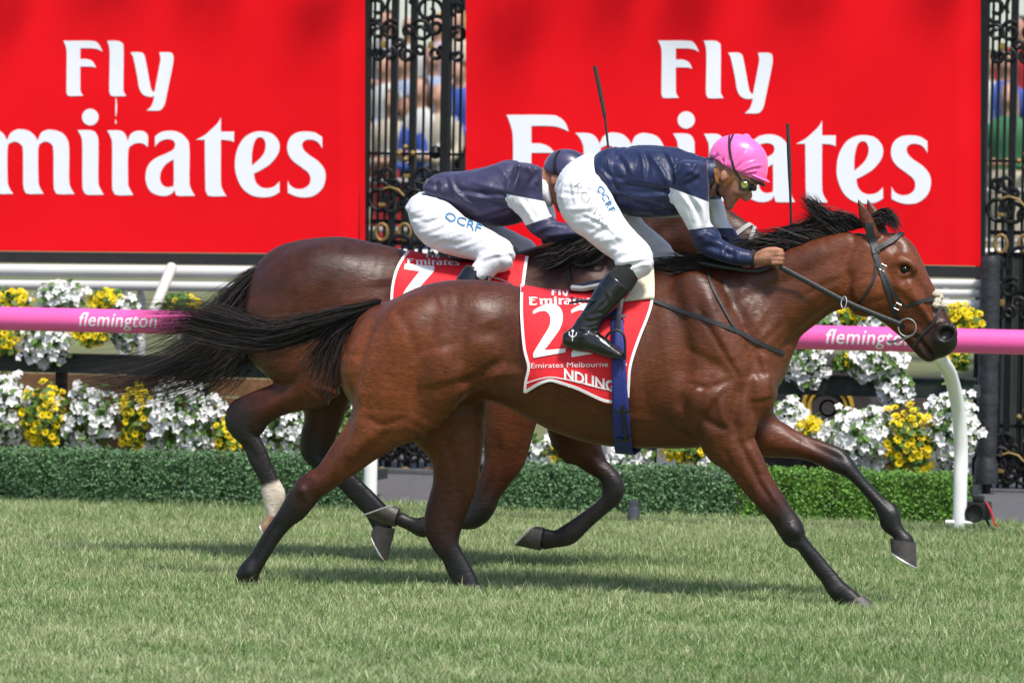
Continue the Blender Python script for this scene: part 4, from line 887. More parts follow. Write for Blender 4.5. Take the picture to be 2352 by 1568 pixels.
# ---- the rider in the pink cap
DJ = dict(base=(1420, 640),
  torso=[(1360, 352, 1398, 450, .14), (1394, 332, 1420, 470, .16), (1440, 332, 1452, 496, .175), (1500, 332, 1508, 503, .188), (1560, 337, 1562, 500, .192), (1602, 343, 1604, 470, .17), (1628, 358, 1624, 436, .1), (1644, 364, 1640, 440, .082)],
  neck=[(1600, 365, 1612, 450, .075), (1640, 372, 1646, 452, .062), (1668, 380, 1668, 450, .06)],
  face=[(1652, 392, 1748, 398, .072), (1652, 422, 1728, 428, .07), (1655, 446, 1708, 446, .056), (1661, 464, 1692, 460, .042), (1667, 479, 1682, 475, .026)],
  skull=(1698, 372, 0, 64, 56, .078),
  features=[(1717, 441, 0, 9, 18, .013, 28, .006), (1713, 456, 0, 8, 7, .016, 0, .005), (1727, 414, 0, 16, 8, .055, -30, .01), (1690, 452, 0, 9, 5, .022, 0, .006), (1684, 462, 0, 8, 5, .02, 0, .006), (1675, 474, 0, 10, 8, .022, 0, .01),
            (1700, 440, -.045, 14, 10, .02, 0, .015), (1700, 440, .045, 14, 10, .02, 0, .015), (1662, 404, -.074, 9, 15, .012, -15, .006), (1662, 404, .074, 9, 15, .012, -15, .006)],
  hollows=[(1714, 428, -.06, 10, 8, .02, 0, .012), (1714, 428, .06, 10, 8, .02, 0, .012), (1692, 458, 0, 11, 3.6, .03, -8, .004)],
  arm=[(1552, 382, 1622, 378, .078), (1541, 428, 1630, 446, .078), (1560, 480, 1634, 495, .068), (1580, 524, 1638, 523, .062), (1592, 556, 1658, 543, .06), (1612, 578, 1662, 552, .058), (1652, 597, 1680, 562, .054), (1690, 608, 1706, 571, .05), (1716, 609, 1725, 576, .044), (1726, 606, 1731, 580, .034)],
  army=(-.17, -.15),
  arm_far=[(1560, 385, 1612, 380, .078), (1588, 440, 1640, 430, .078), (1620, 482, 1662, 470, .066), (1636, 520, 1674, 512, .06), (1652, 548, 1690, 532, .058), (1672, 565, 1700, 545, .052), (1712, 580, 1728, 560, .046), (1742, 590, 1752, 572, .034)],
  army_far=(.17, .14),
  hips=[(1352, 352, 1404, 444, .148), (1322, 366, 1398, 452, .165), (1296, 386, 1386, 470, .165), (1282, 415, 1376, 492, .14)],
  thigh=[(1272, 418, 1398, 440, .1), (1266, 446, 1414, 462, .106), (1280, 486, 1436, 484, .1), (1306, 510, 1454, 510, .094), (1346, 546, 1472, 540, .084), (1386, 578, 1492, 562, .075), (1413, 600, 1503, 584, .066), (1409, 608, 1498, 602, .062)],
  thighy=(-.11, -.27), shin=[(1413, 600, 1500, 590, .06), (1392, 640, 1462, 655, .055), (1361, 675, 1425, 695, .05), (1335, 722, 1392, 732, .044), (1312, 757, 1376, 760, .04)], shiny=(-.27, -.33),
  cuff=[(1412, 596, 1503, 584, .066), (1408, 606, 1499, 600, .064), (1409, 613, 1486, 622, .061), (1413, 618, 1472, 634, .058)], cuffy=(-.27, -.275),
  sock=[([(1424, 602, 1478, 622, .055), (1404, 624, 1468, 640, .057), (1388, 640, 1456, 660, .056), (1378, 654, 1446, 672, .054)], (-.278, -.295))],
  boot=[([(1386, 638, 1456, 662, .0585), (1361, 673, 1426, 695, .055), (1334, 722, 1394, 730, .048), (1312, 756, 1378, 758, .043), (1304, 775, 1374, 778, .041)], (-.29, -.335)),
        ([(1300, 762, 1297, 796, .034), (1320, 755, 1316, 804, .04), (1350, 757, 1346, 809, .041), (1378, 768, 1374, 816, .041), (1405, 788, 1400, 824, .039), (1430, 808, 1428, 828, .03)], (-.335, -.345))],
  boot_strokes=folds([[(1326, 738), (1350, 746), (1376, 738)], [(1322, 750), (1348, 758), (1374, 752)], [(1335, 725), (1360, 730), (1385, 722)], [(1380, 650), (1400, 690), (1370, 720)], [(1330, 770), (1355, 765), (1380, 775)]], .005, 3.2),
  ankle=at(1340, 735, -.33)[2],
  hands=[((1737, 594), (60, -8), -.15, 1.0, -1), ((1752, 586), (60, -8), .14, 1.0, 1)],
  band=(((1539, 431), (1628, 464)), ((1580, 528), (1634, 521)), 1528), band_far=(((1600, 458), (1680, 458)), ((1600, 524), (1700, 524)), 1590),
  silk_strokes=[*folds([[(1548, 440), (1500, 424), (1430, 416)], [(1548, 448), (1505, 450), (1440, 452)], [(1552, 458), (1515, 478), (1460, 488)], [(1545, 432), (1522, 395), (1490, 352)], [(1556, 420), (1548, 380), (1528, 342)], [(1398, 345), (1402, 395), (1432, 432)], [(1372, 385), (1400, 412), (1436, 420)], [(1388, 425), (1420, 444), (1470, 446)],
     [(1470, 345), (1480, 380), (1476, 410)], [(1600, 352), (1592, 385), (1560, 410)], [(1618, 372), (1600, 400), (1566, 420)], [(1420, 350), (1440, 372), (1450, 400)], [(1600, 545), (1622, 535), (1650, 548)], [(1610, 560), (1640, 556), (1668, 566)], [(1660, 575), (1664, 590)], [(1690, 572), (1694, 602)], [(1560, 440), (1590, 480), (1600, 515)], [(1590, 450), (1612, 480), (1618, 515)], [(1455, 470), (1500, 490), (1550, 490)]], .0075, 4.2), ([(1400, 380), (1420, 430), (1450, 480)], -.008, 7), ([(1430, 420), (1500, 428), (1545, 440)], -.008, 6), ([(1440, 455), (1500, 462), (1560, 480)], .008, 6), ([(1560, 345), (1550, 390), (1540, 430)], -.010, 6), ([(1500, 350), (1520, 390), (1530, 420)], .006, 6),
     ([(1400, 360), (1392, 400), (1412, 440)], .008, 5), ([(1545, 400), (1580, 392), (1620, 410)], .006, 5), ([(1600, 470), (1600, 520)], -.005, 5), ([(1620, 560), (1650, 575), (1700, 588)], -.006, 5), ([(1596, 530), (1620, 548), (1640, 540)], .007, 5), ([(1670, 590), (1666, 560)], -.006, 4)],
  breech_strokes=[*folds([[(1396, 446), (1350, 428), (1296, 424)], [(1398, 454), (1345, 453), (1282, 452)], [(1403, 462), (1355, 478), (1296, 480)], [(1409, 470), (1370, 499), (1322, 512)], [(1417, 480), (1388, 515), (1350, 541)], [(1330, 380), (1316, 420), (1322, 470)], [(1350, 372), (1346, 410), (1362, 440)], [(1340, 490), (1385, 512), (1428, 552)], [(1372, 558), (1420, 546), (1472, 546)],
     [(1394, 580), (1440, 562), (1488, 560)], [(1420, 600), (1452, 584), (1500, 578)], [(1425, 607), (1462, 597), (1500, 592)], [(1440, 618), (1470, 609), (1494, 606)], [(1300, 410), (1290, 440), (1296, 470)], [(1430, 490), (1450, 520), (1466, 548)]], .0046, 3.4), ([(1290, 440), (1330, 452), (1380, 440)], -.006, 5), ([(1290, 420), (1340, 415)], .005, 5), ([(1300, 490), (1340, 480), (1390, 490)], .005, 5), ([(1340, 520), (1380, 530), (1430, 515)], -.006, 5), ([(1360, 550), (1400, 545), (1450, 540)], .006, 5),
     ([(1430, 592), (1460, 582), (1496, 590)], -.007, 5), ([(1400, 565), (1440, 560)], -.005, 5), ([(1420, 604), (1450, 600), (1490, 606)], .006, 4), ([(1350, 400), (1330, 430)], -.005, 6)],
  cap=(1697, 366, 0, 68, 55, .088, -18), capextra=[(1697, 384, 0, 67, 45, .086, -22), (1716, 312, 0, 6, 4, .013, -25)], rim=((1628, 357), (1744, 418)),
  cap_strokes=folds([[(1690, 393), (1712, 378), (1738, 368)], [(1696, 396), (1725, 384), (1750, 380)], [(1684, 388), (1700, 368), (1712, 350)], [(1678, 384), (1684, 366), (1690, 350)], [(1664, 380), (1666, 366)], [(1655, 376), (1656, 364)], [(1646, 370), (1648, 360)], [(1638, 364), (1642, 352)], [(1672, 382), (1676, 368)], [(1704, 398), (1740, 392)]], .0055, 2.6),
  peak=[(1738, 404, 0, 34, 4.5, .072, -26)])
DJ['skull'] = (*DJ['skull'], -20)
jockey, jskin, jbre, jcap = rider(HY, 'jockey in a pink cap and navy silks with white armbands, riding nearest', DJ, M_SILK, M_PINK, 101)
# goggles, straps, chin harness
for s_ in (-1, 1):
    c_ = at(1711, 425, HY - .06); c_ = np.array([c_[0], HY + s_ * .056, c_[2]])
    MB().lathe([(.0, -.006 * 1), (.020, -.006), (.0245, 0), (.026, .012), (.024, .02)] if s_ > 0 else [(.024, -.02), (.026, -.012), (.0245, 0), (.020, .006), (0, .006)], tuple(c_ + np.array([0, s_ * .0, 0])), axis='Y', n=18).build('goggle_frame', M_BLACK, jockey)
    MB().lathe([(0, 0), (.013, s_ * .001), (.0185, s_ * -.003)], tuple(c_ + np.array([0, s_ * .022, 0])), axis='Y', n=18).build('goggle_lens', M_LENS, jockey)
    c2 = at(1730, 430, HY); MB().lathe([(0, .012), (.016, .008), (.0185, -.004), (.016, -.012)], (c2[0], HY + s_ * .03, c2[2]), axis='X', n=14).build('goggle_cup', M_BLACK, jockey)
class Both:
    "first surface met among several skins"
    def __init__(s, *k): s.k = k
    def hit(s, x, y, lift=0., Y=0.):
        return min((q.hit(x, y, lift, Y) for q in s.k), key=lambda h: (h[0] - Vector(CAM)).length)
capskin = Skin(jcap.data); headskin = Both(jskin, capskin)
strap('goggle_strap', headskin, [(1684, 311), (1677, 330), (1678, 352), (1682, 372), (1688, 392), (1696, 404), (1706, 418)], .0085, M_BLACK, jockey, HY, lift=.003)
strap('goggle_strap', headskin, [(1676, 312), (1675, 330), (1677, 350), (1681, 370), (1686, 390)], .0065, M_BLACK, jockey, HY, lift=.003)
strap('ear_leather', jskin, [(1642, 388), (1644, 402), (1650, 416), (1660, 422), (1674, 418), (1686, 404)], .018, M_TAN, jockey, HY, lift=.004)
strap('chin_strap', jskin, [(1652, 418), (1648, 434), (1650, 446), (1655, 456)], .014, M_BLACK, jockey, HY, lift=.004)
q = Body(HY, .005); q.ell(1734, 412, 0, 30, 5, .066, -33, k=.01); me, v = q.mesh('helmet_peak', smooth=1); link('helmet_peak', me, M_PEAKUNDER, jockey)
q = Body(HY, .005); q.pairs([(1604, 372, 1616, 448, .1), (1628, 378, 1634, 452, .082), (1640, 384, 1642, 456, .074)], 0, k=.02); me, v = q.mesh('collar', smooth=1, warp=wrinkle(.003, 7, 8, (40, 80))); link('collar', me, M_KNIT, jockey)
for s_ in (-1, 1): 
    P = at(1726, 592, HY - .15) if s_ < 0 else at(1740, 582, HY + .14); P2 = at(1735, 593, HY - .15) if s_ < 0 else at(1748, 582, HY + .14)
    MB().tube([P, P2], .041, n=14, flat=.038).build('cuff', M_KNIT, jockey)
# print on the thigh, spur badge on the boot
ux = (.52, .854); uy = (-.854 * -1, -.52)
t_ = np.array([.47, .88]); n_ = np.array([.88, -.47])
print_text(jockey, jbre, 'OCRF', (1370, 432), t_, n_, 14, M_BLUE, HY, lift=.006, sub=1, w=66, bold=.012)
print_text(jockey, jbre, 'ROWN', (1318, 428), np.array([.55, .835]), np.array([.835, -.55]), 19, MATS['grey_webbing'], HY, lift=.005, sub=1, w=118, bold=-.022)
b_ = MB(); bs = DJ['bootskin']
for ln in ([(1315, 772), (1316, 766), (1316, 758)], [(1315, 773), (1308, 770), (1308, 763)], [(1315, 773), (1323, 771), (1325, 764)], [(1316, 758), (1313, 762)], [(1316, 758), (1319, 762)], [(1312, 774), (1320, 774)], [(1316, 774), (1315, 783)]):
    b_.tube([bs.hit(*p, .003, -.35)[0] for p in ln], .0022, n=6)
o = b_.build('trident_badge', M_WHITECLOTH, DJ['bootobj']); o['kind'] = 'stuff'

# ---- the rider in the navy cap
DK = dict(base=(1060, 600),
  torso=[(968, 418, 1004, 446, .13), (986, 393, 1026, 474, .16), (1040, 389, 1058, 490, .175), (1095, 384, 1108, 512, .188), (1150, 372, 1150, 523, .192), (1192, 358, 1190, 512, .18), (1230, 372, 1222, 470, .13), (1248, 388, 1244, 440, .08)],
  neck=[(1216, 388, 1226, 462, .07), (1250, 388, 1256, 462, .06), (1276, 388, 1280, 455, .06)],
  face=[(1258, 400, 1348, 410, .072), (1262, 432, 1330, 440, .07), (1266, 456, 1316, 456, .058), (1274, 476, 1304, 470, .044), (1280, 488, 1296, 482, .028)],
  skull=(1304, 396, 0, 56, 48, .078, -20),
  features=[(1320, 450, 0, 8, 15, .012, 28, .006), (1271, 415, -.074, 8, 14, .012, -15, .006), (1271, 415, .074, 8, 14, .012, -15, .006)], hollows=[(1292, 466, 0, 8, 2.4, .03, -10, .004)],
  arm=[(1178, 388, 1248, 386, .078), (1165, 440, 1246, 452, .078), (1186, 484, 1258, 480, .07), (1208, 518, 1268, 500, .062), (1224, 538, 1282, 504, .06), (1254, 552, 1300, 512, .057), (1300, 552, 1330, 516, .052), (1340, 548, 1356, 520, .044), (1362, 545, 1372, 524, .034)],
  army=(-.17, -.2), arm_far=[(1180, 392, 1240, 390, .078), (1195, 450, 1262, 450, .076), (1226, 500, 1278, 500, .064), (1244, 550, 1288, 548, .058), (1262, 585, 1300, 572, .054), (1300, 592, 1320, 570, .05), (1352, 582, 1362, 560, .036)], army_far=(.16, .14),
  hips=[(964, 436, 1014, 470, .13), (946, 456, 1022, 482, .16), (930, 482, 1020, 500, .165)],
  thigh=[(926, 484, 1010, 470, .1), (926, 508, 1042, 482, .106), (940, 538, 1076, 496, .1), (974, 562, 1112, 516, .095), (1026, 578, 1148, 531, .086), (1080, 590, 1174, 554, .078), (1100, 600, 1183, 574, .068), (1092, 606, 1176, 588, .064)],
  thighy=(-.11, -.27), shin=[(1095, 600, 1176, 588, .06), (1068, 620, 1140, 636, .055), (1040, 655, 1106, 680, .05), (1015, 705, 1070, 718, .044)], shiny=(-.27, -.33),
  cuff=[(1100, 594, 1184, 574, .066), (1090, 604, 1176, 590, .065), (1076, 616, 1158, 610, .06), (1070, 626, 1136, 630, .058), (1074, 634, 1116, 640, .055)], cuffy=(-.27, -.29),
  boot=[([(1068, 612, 1116, 636, .052), (1046, 645, 1104, 664, .053), (1020, 690, 1078, 702, .047), (1000, 728, 1062, 730, .042)], (-.29, -.335)), ([(990, 730, 986, 764, .034), (1010, 724, 1006, 772, .04), (1044, 728, 1040, 780, .041), (1090, 752, 1086, 790, .038), (1114, 772, 1112, 792, .03)], (-.335, -.345))],
  ankle=at(1030, 720, HY2 - .33)[2], hands=[((1376, 534), (60, -4), -.2, 1.0, -1), ((1368, 570), (60, -4), .14, 1.0, 1)],
  band=(((1164, 446), (1248, 462)), ((1208, 518), (1264, 498)), 1150), band_far=(((1190, 450), (1270, 450)), ((1200, 520), (1290, 500)), 1180),
  silk_strokes=[*folds([[(1176, 445), (1130, 430), (1060, 412)], [(1176, 455), (1120, 455), (1050, 445)], [(1182, 470), (1130, 485), (1080, 490)], [(1170, 436), (1160, 400), (1140, 380)], [(1188, 420), (1196, 390), (1192, 362)], [(1210, 420), (1220, 395), (1214, 366)], [(1228, 425), (1238, 405), (1232, 380)], [(1016, 395), (1012, 425), (1016, 462)], [(1030, 400), (1046, 440), (1080, 470)], [(975, 418), (1000, 412), (1020, 425)], [(1225, 535), (1260, 520), (1300, 520)], [(1240, 545), (1280, 540), (1320, 536)], [(1195, 460), (1215, 490), (1225, 510)]], .0075, 4.2), ([(1000, 400), (1030, 420), (1020, 460)], -.008, 6), ([(1030, 415), (1100, 430), (1160, 450)], .007, 6), ([(1186, 360), (1180, 400), (1168, 440)], -.010, 6), ([(1100, 440), (1150, 470)], -.006, 7), ([(980, 420), (1005, 432)], -.006, 5), ([(1050, 440), (1090, 480), (1140, 500)], .006, 6), ([(1200, 380), (1230, 400)], .006, 5)],
  breech_strokes=[*folds([[(1022, 482), (980, 478), (940, 490)], [(1030, 490), (985, 502), (935, 512)], [(1040, 498), (1000, 525), (950, 538)], [(1060, 505), (1030, 540), (985, 560)], [(1020, 552), (1070, 530), (1110, 522)], [(1050, 572), (1100, 552), (1140, 540)], [(1100, 588), (1135, 570), (1178, 566)], [(1106, 596), (1140, 584), (1178, 582)]], .0042, 3.4), ([(945, 500), (985, 510), (1030, 495)], -.005, 5), ([(960, 535), (1010, 540), (1060, 525)], .005, 5), ([(1010, 560), (1060, 560), (1110, 545)], -.005, 5), ([(1110, 580), (1150, 566), (1176, 572)], -.006, 5)],
  cap=(1304, 390, 0, 56, 47, .088, -14), capextra=[(1304, 402, 0, 55, 40, .086, -18)], rim=((1252, 390), (1350, 426)), peak=[(1344, 420, 0, 30, 4.5, .07, -26)])
jockey2, kskin, kbre, kcap = rider(HY2, 'jockey in a dark navy cap and white armbands crouched on the far horse', DK, M_SILK2, M_CAPNAVY, 211)
q = Body(HY2, .006); q.pairs([(1244, 400, 1240, 470, .085), (1256, 402, 1252, 476, .078), (1262, 404, 1260, 474, .074)], 0, k=.02); me, v = q.mesh('neck_scarf', smooth=1, warp=wrinkle(.003, 9, 8, (40, 80))); link('neck_scarf', me, M_WHITECLOTH, jockey2)
kc = Skin(kcap.data); strap('goggle_strap', kc, [(1285, 348), (1276, 364), (1276, 384), (1278, 400)], .012, M_BLACK, jockey2, HY2, lift=.003)
print_text(jockey2, kbre, 'OCRF', (1021, 503), np.array([.93, .36]), np.array([.25, -.97]), 18, M_BLUE, HY2, lift=.006, sub=1, w=88, bold=.012)
# whips
M_WHIP = mat('whip_leather', (.02, .018, .017), rough=.55, var=.4, scale=40)
def whip(label, pts, rad, Y):
    w_ = empty('riding_whip', at(*pts[-1], Y), label, 'whip', 'riding whips')
    k = 3; P = [at(x, y, Y) for x, y in pts]
    MB().tube(P[:k], rad[:k], n=8).build('flap', M_WHIP, w_); MB().tube(P[k - 1:], rad[k - 1:], n=8).build('shaft', M_WHIP, w_)
    MB().tube([P[-1], P[-1] + (P[-1] - P[-2]) * .35], rad[-1] * 1.5, n=8).build('grip', M_LEATHER, w_)
whip('thin black riding whip standing upright above the nearest horse\'s mane', [(1809, 284), (1812, 350), (1814, 400), (1815, 440), (1817, 505), (1819, 560), (1822, 600)], [.008, .0095, .009, .006, .006, .006, .007], HY + .14)
whip('grey riding whip slanting up behind the navy back of the pink-capped jockey', [(1366, 152), (1378, 210), (1388, 262), (1390, 275), (1396, 330), (1408, 430), (1420, 540)], [.010, .0105, .0095, .006, .0055, .006, .007], HY2 - .2)
# ------------------------------------------------------------------ saddlecloths, girth, saddles
M_RED = mat('red_cloth', (.72, .012, .022), rough=.75, var=.05, scale=14, bump=.25, bscale=40)
M_WPRINT = mat('white_print', (.78, .77, .77), rough=.7, var=.04)
M_GIRTH = mat('blue_girth', (.014, .022, .17), rough=.65, var=.15, scale=20, bump=.2, bscale=90)
M_PAD = mat('cream_pad', (.66, .60, .46), rough=.8, var=.08, scale=12, bump=.2, bscale=60)
def cloth_patch(name, skin_, edgeL, edgeR, nu, nv, lift, mat_, parent, Y0, ripple=.0, thick=.004, ur=(0, 1), vr=(0, 1), mirror=True, curl=None, hem=None):
    "cloth between two edge curves (px, top to bottom) laid over the skin; returns the map (u,v)->world"
    L, Rr = catmull(edgeL, 8), catmull(edgeR, 8)
    def pix(u, v):
        i = v * (len(L) - 1); k = min(int(i), len(L) - 2); a = L[k] + (L[k + 1] - L[k]) * (i - k)
        i = v * (len(Rr) - 1); k = min(int(i), len(Rr) - 2); b = Rr[k] + (Rr[k + 1] - Rr[k]) * (i - k); q = a + (b - a) * u
        return q if hem is None else q + np.array([0, np.interp(u, *hem) * v ** 5])
    def pos(u, v, extra=0.0):
        x, y = pix(u, v); l, n_ = skin_.hit(x, y, lift + extra + ripple * (math.sin(9 * u + 5 * v) + math.sin(4 * u - 8 * v + 1)) * v, Y0)
        if curl: 
            c = curl(u, v); l = l + Vector((0, -1, .1)) * c
        return l
    us = np.linspace(*ur, nu); vs = np.linspace(*vr, nv); Pn = [[pos(u, v) for u in us] for v in vs]
    # soften ray noise
    A = np.array([[list(p) for p in row] for row in Pn]); B_ = A.copy()
    for _ in range(2): B_[1:-1, 1:-1] = (A[1:-1, 1:-1] * 2 + A[2:, 1:-1] + A[:-2, 1:-1] + A[1:-1, 2:] + A[1:-1, :-2]) / 6; A = B_.copy()
    V = A.reshape(-1, 3); F = []
    for j in range(nv - 1):
        for i in range(nu - 1): F.append((j * nu + i, j * nu + i + 1, (j + 1) * nu + i + 1, (j + 1) * nu + i))
    out = []
    for m in ((1, -1) if mirror else (1,)):
        W = V.copy(); W[:, 1] = Y0 + m * (W[:, 1] - Y0); n = len(W)
        inn = W + np.array([0, m * thick, 0]); VV = np.vstack([W, inn]); FF = [f if m > 0 else f[::-1] for f in F] + [tuple(i + n for i in (f[::-1] if m > 0 else f)) for f in F]
        rim = [i for i in range(nu)] + [j * nu + nu - 1 for j in range(1, nv)] + [(nv - 1) * nu + i for i in range(nu - 2, -1, -1)] + [j * nu for j in range(nv - 2, 0, -1)]
        for a, b in zip(rim, rim[1:] + rim[:1]): FF.append((a, a + n, b + n, b) if m > 0 else (b, b + n, a + n, a))
        me = bpy.data.meshes.new(name); me.from_pydata([tuple(p) for p in VV], [], FF); me.update(); out.append(link(name, me, mat_, parent))
    return pix, out[0]
cloth = empty('saddlecloth', at(1320, 700, HY), 'red saddlecloth with white number 22 on the nearest horse', 'saddlecloth', 'numbered saddlecloths')
EL = [(1197, 654), (1196, 700), (1198, 745), (1204, 806), (1214, 842), (1207, 873), (1204, 905)]
ER = [(1500, 655), (1500, 693), (1488, 732), (1471, 773), (1450, 835), (1446, 880), (1444, 915)]
lift_curl = lambda u, v: .05 * max(0, v - .75) * 4 * max(0, .35 - u)
pix, front = cloth_patch('cloth', skin, EL, ER, 26, 26, .012, M_RED, cloth, HY, ripple=.006, curl=lift_curl, hem=((0, .12, .25, .5, .75, .85, 1), (0, -22, -36, -18, 10, 14, 0)))
cs = Skin(front.data)
# white piping: both sides and the hem
for nm, pts in (('piping', [pix(.006, v) for v in np.linspace(0, .985, 14)]), ('piping', [pix(.992, v) for v in np.linspace(0.1, .985, 14)]), ('piping', [pix(u, .985) for u in np.linspace(.01, .99, 18)])):
    strap(nm, cs, pts, .013, M_WPRINT, cloth, HY, lift=.002, thick=.002, mirror=False, n=2)
strap('stripe', cs, [pix(u, .875) for u in np.linspace(.02, .97, 14)], .005, M_WPRINT, cloth, HY, lift=.002, thick=.001, mirror=False, n=2)
def pix_frame(pix_, u0, v0, u1, v1):
    return lambda a, b: pix_(u0 + (u1 - u0) * a, v0 + (v1 - v0) * b)
def emirates_on(sk, to_px, mat_, parent, Y0, lift=.003, which='FlyEmirates'):
    for ch in which:
        sheet_on('letter', sk, glyph_tris(GL[ch], sub=1), to_px, lift, mat_, parent, Y0)
def text_on(sk, txt, to_px, x0, x1, yb, cap, mat_, parent, Y0, lift=.003, bold=0., shear=0., sub=1):
    "one mesh per character"
    t = text_tris(txt, shear, 0, bold); lo, hi = bbox2(t); k = (x1 - x0) / (hi[0] - lo[0]); ky = cap / .729
    # split the triangles into letters by connectivity
    V, F = text_tris(txt, shear, sub, bold); par = list(range(len(V)))
    def find(i):
        while par[i] != i: par[i] = par[par[i]]; i = par[i]
        return i
    for f in F:
        for a in f[1:]: par[find(a)] = find(f[0])
    groups = {}
    for f in F: groups.setdefault(find(f[0]), []).append(f)
    for fs in groups.values():
        ids = sorted({i for f in fs for i in f}); m = {a: b for b, a in enumerate(ids)}
        tri = ([V[i] for i in ids], [[m[i] for i in f] for f in fs])
        sheet_on('letter', sk, tri, lambda q: to_px((x0 + (q[0] - lo[0]) * k, yb + q[1] * ky)), lift, mat_, parent, Y0)
ident = lambda q: q
# Fly Emirates on the near cloth (the rider's boot hides its end): glyph units -> px
def near_em(q):
    a = (q[0] + 568) / 2811; x = 1214 + a * 146; return (x, 666 + (q[1] - 283) / 1077 * 34 + (1 - a) * 2)
emirates_on(cs, near_em, M_WPRINT, cloth, HY, lift=.0035)
TWO = [[(1225, 722, 1), (1226, 714), (1246, 703), (1266, 699), (1284, 705), (1293, 725), (1288, 752), (1268, 782), (1251, 804, 1), (1300, 800, 1), (1299, 809, 1), (1226, 822, 1), (1226, 810), (1244, 780), (1262, 750), (1264, 728), (1254, 716), (1240, 716)]]
for dx in (0, 88): sheet_on('number', cs, glyph_tris(TWO, sub=2), lambda q: (q[0] + dx, q[1] - dx * .02), .0035, M_WPRINT, cloth, HY)
text_on(cs, 'Emirates Melbourne Cup', lambda q: (q[0], q[1] - (q[0] - 1220) * .02), 1220, 1440, 845, 12, M_WPRINT, cloth, HY, lift=.003)
text_on(cs, 'ALMANDLING'[4:], lambda q: (q[0], q[1] + (q[0] - 1290) * .26), 1296, 1412, 868, 25, M_WPRINT, cloth, HY, lift=.003, bold=.03)
# girth, saddle, pad
girth = empty('girth', at(1425, 850, HY), 'blue elastic girth with black buckles round the nearest horse', 'girth')
cloth_patch('band', skin, [(1404, 690), (1404, 760), (1405, 850), (1406, 930), (1410, 990), (1416, 1032)], [(1430, 690), (1434, 760), (1436, 850), (1444, 930), (1450, 990), (1456, 1034)], 6, 30, .03, M_GIRTH, girth, HY)
for a in ([(1402, 736), (1420, 736), (1438, 733)], [(1414, 934), (1430, 938), (1446, 936)], [(1416, 994), (1434, 997), (1452, 993)]):
    strap('keeper', skin, a, .016, M_LEATHER, girth, HY, lift=.035, mirror=True)
strap('girth_tab', skin, [(1430, 924), (1434, 960), (1440, 1000)], .012, M_LEATHER, girth, HY, lift=.035)
saddle = empty('saddle', at(1420, 650, HY), 'small black racing saddle with cream pad on the nearest horse', 'saddle', 'racing saddles')
cloth_patch('pad', skin, [(1440, 622), (1432, 660), (1428, 700)], [(1506, 606), (1506, 650), (1505, 690)], 10, 12, .022, M_PAD, saddle, HY)
q = Body(HY, .007); q.pairs([(1316, 652, 1316, 672, .1), (1350, 646, 1350, 676, .13), (1400, 636, 1400, 680, .14), (1450, 620, 1450, 676, .13), (1490, 606, 1490, 660, .1)], 0, k=.02); me, v = q.mesh('seat', smooth=1); link('seat', me, M_LEATHER, saddle)
MB().tube([at(1314, 661, HY - .17), at(1340, 663, HY - .2), at(1371, 657, HY - .24), at(1400, 650, HY - .25)], .012, n=8).build('cantle_roll', MATS['grey_webbing'], saddle)
MB().tube([at(1308, 696, HY - .345), at(1330, 692, HY - .36), at(1365, 690, HY - .36)], .006, n=8).build('loose_strap', M_LEATHER, saddle)
stl = [at(1430, 668, HY - .3), at(1422, 720, HY - .345), at(1418, 758, HY - .35)]
for s_ in (-1, 1):
    m3 = lambda P: [np.array([p[0], HY + (p[1] - HY) * (1 if s_ < 0 else -1), p[2]]) for p in P]
    MB().tube(m3(stl), .011, n=6, flat=.003, up=(0, 1, 0)).build('stirrup_leather', M_LEATHER, saddle)
    arch = [at(1390, 778, HY - .34), at(1400, 764, HY - .35), at(1418, 758, HY - .352), at(1432, 768, HY - .35), at(1436, 790, HY - .345), at(1436, 826, HY - .34)]
    MB().tube(catmull(m3(arch), 4), .006, n=8).build('stirrup_iron', M_LEATHER, saddle)
# far cloth and saddle
cloth2 = empty('saddlecloth', at(1050, 620, HY2), 'red saddlecloth with white number 7 on the far horse', 'saddlecloth', 'numbered saddlecloths')
E2L = [(936, 578), (922, 596), (908, 624), (900, 660), (898, 700), (900, 760), (902, 820)]; E2R = [(1213, 590), (1208, 620), (1204, 650), (1198, 690), (1180, 750), (1165, 790), (1160, 830)]
pix2, f2 = cloth_patch('cloth', skin2, E2L, E2R, 24, 22, .012, M_RED, cloth2, HY2, ripple=.003); cs2 = Skin(f2.data)
strap('piping', cs2, [pix2(.006, v) for v in np.linspace(0, .985, 14)], .014, M_WPRINT, cloth2, HY2, lift=.002, thick=.002, mirror=False, n=2)
strap('piping', cs2, [pix2(.992, v) for v in np.linspace(0, .985, 14)], .016, M_WPRINT, cloth2, HY2, lift=.002, thick=.002, mirror=False, n=2)
def far_em(q):
    a = (q[0] + 568) / 2811; return (934 + a * 122, 583 + (q[1] - 283) / 1077 * 26 + a * 2)
emirates_on(cs2, far_em, M_WPRINT, cloth2, HY2, lift=.0035)
sheet_on('number', cs2, glyph_tris([[(930, 607, 1), (998, 612, 1), (997, 624, 1), (978, 645), (960, 668), (948, 700, 1), (920, 696, 1), (928, 672), (945, 648), (964, 624, 1), (928, 619, 1)]], sub=2), ident, .0035, M_WPRINT, cloth2, HY2)
saddle2 = empty('saddle', at(1100, 600, HY2), 'small black racing saddle under the navy-capped jockey', 'saddle', 'racing saddles')
q = Body(HY2, .008); q.pairs([(1045, 582, 1045, 602, .1), (1080, 576, 1080, 606, .13), (1130, 572, 1130, 608, .14), (1180, 565, 1180, 604, .12)], 0, k=.02); me, v = q.mesh('seat', smooth=1); link('seat', me, M_LEATHER, saddle2)
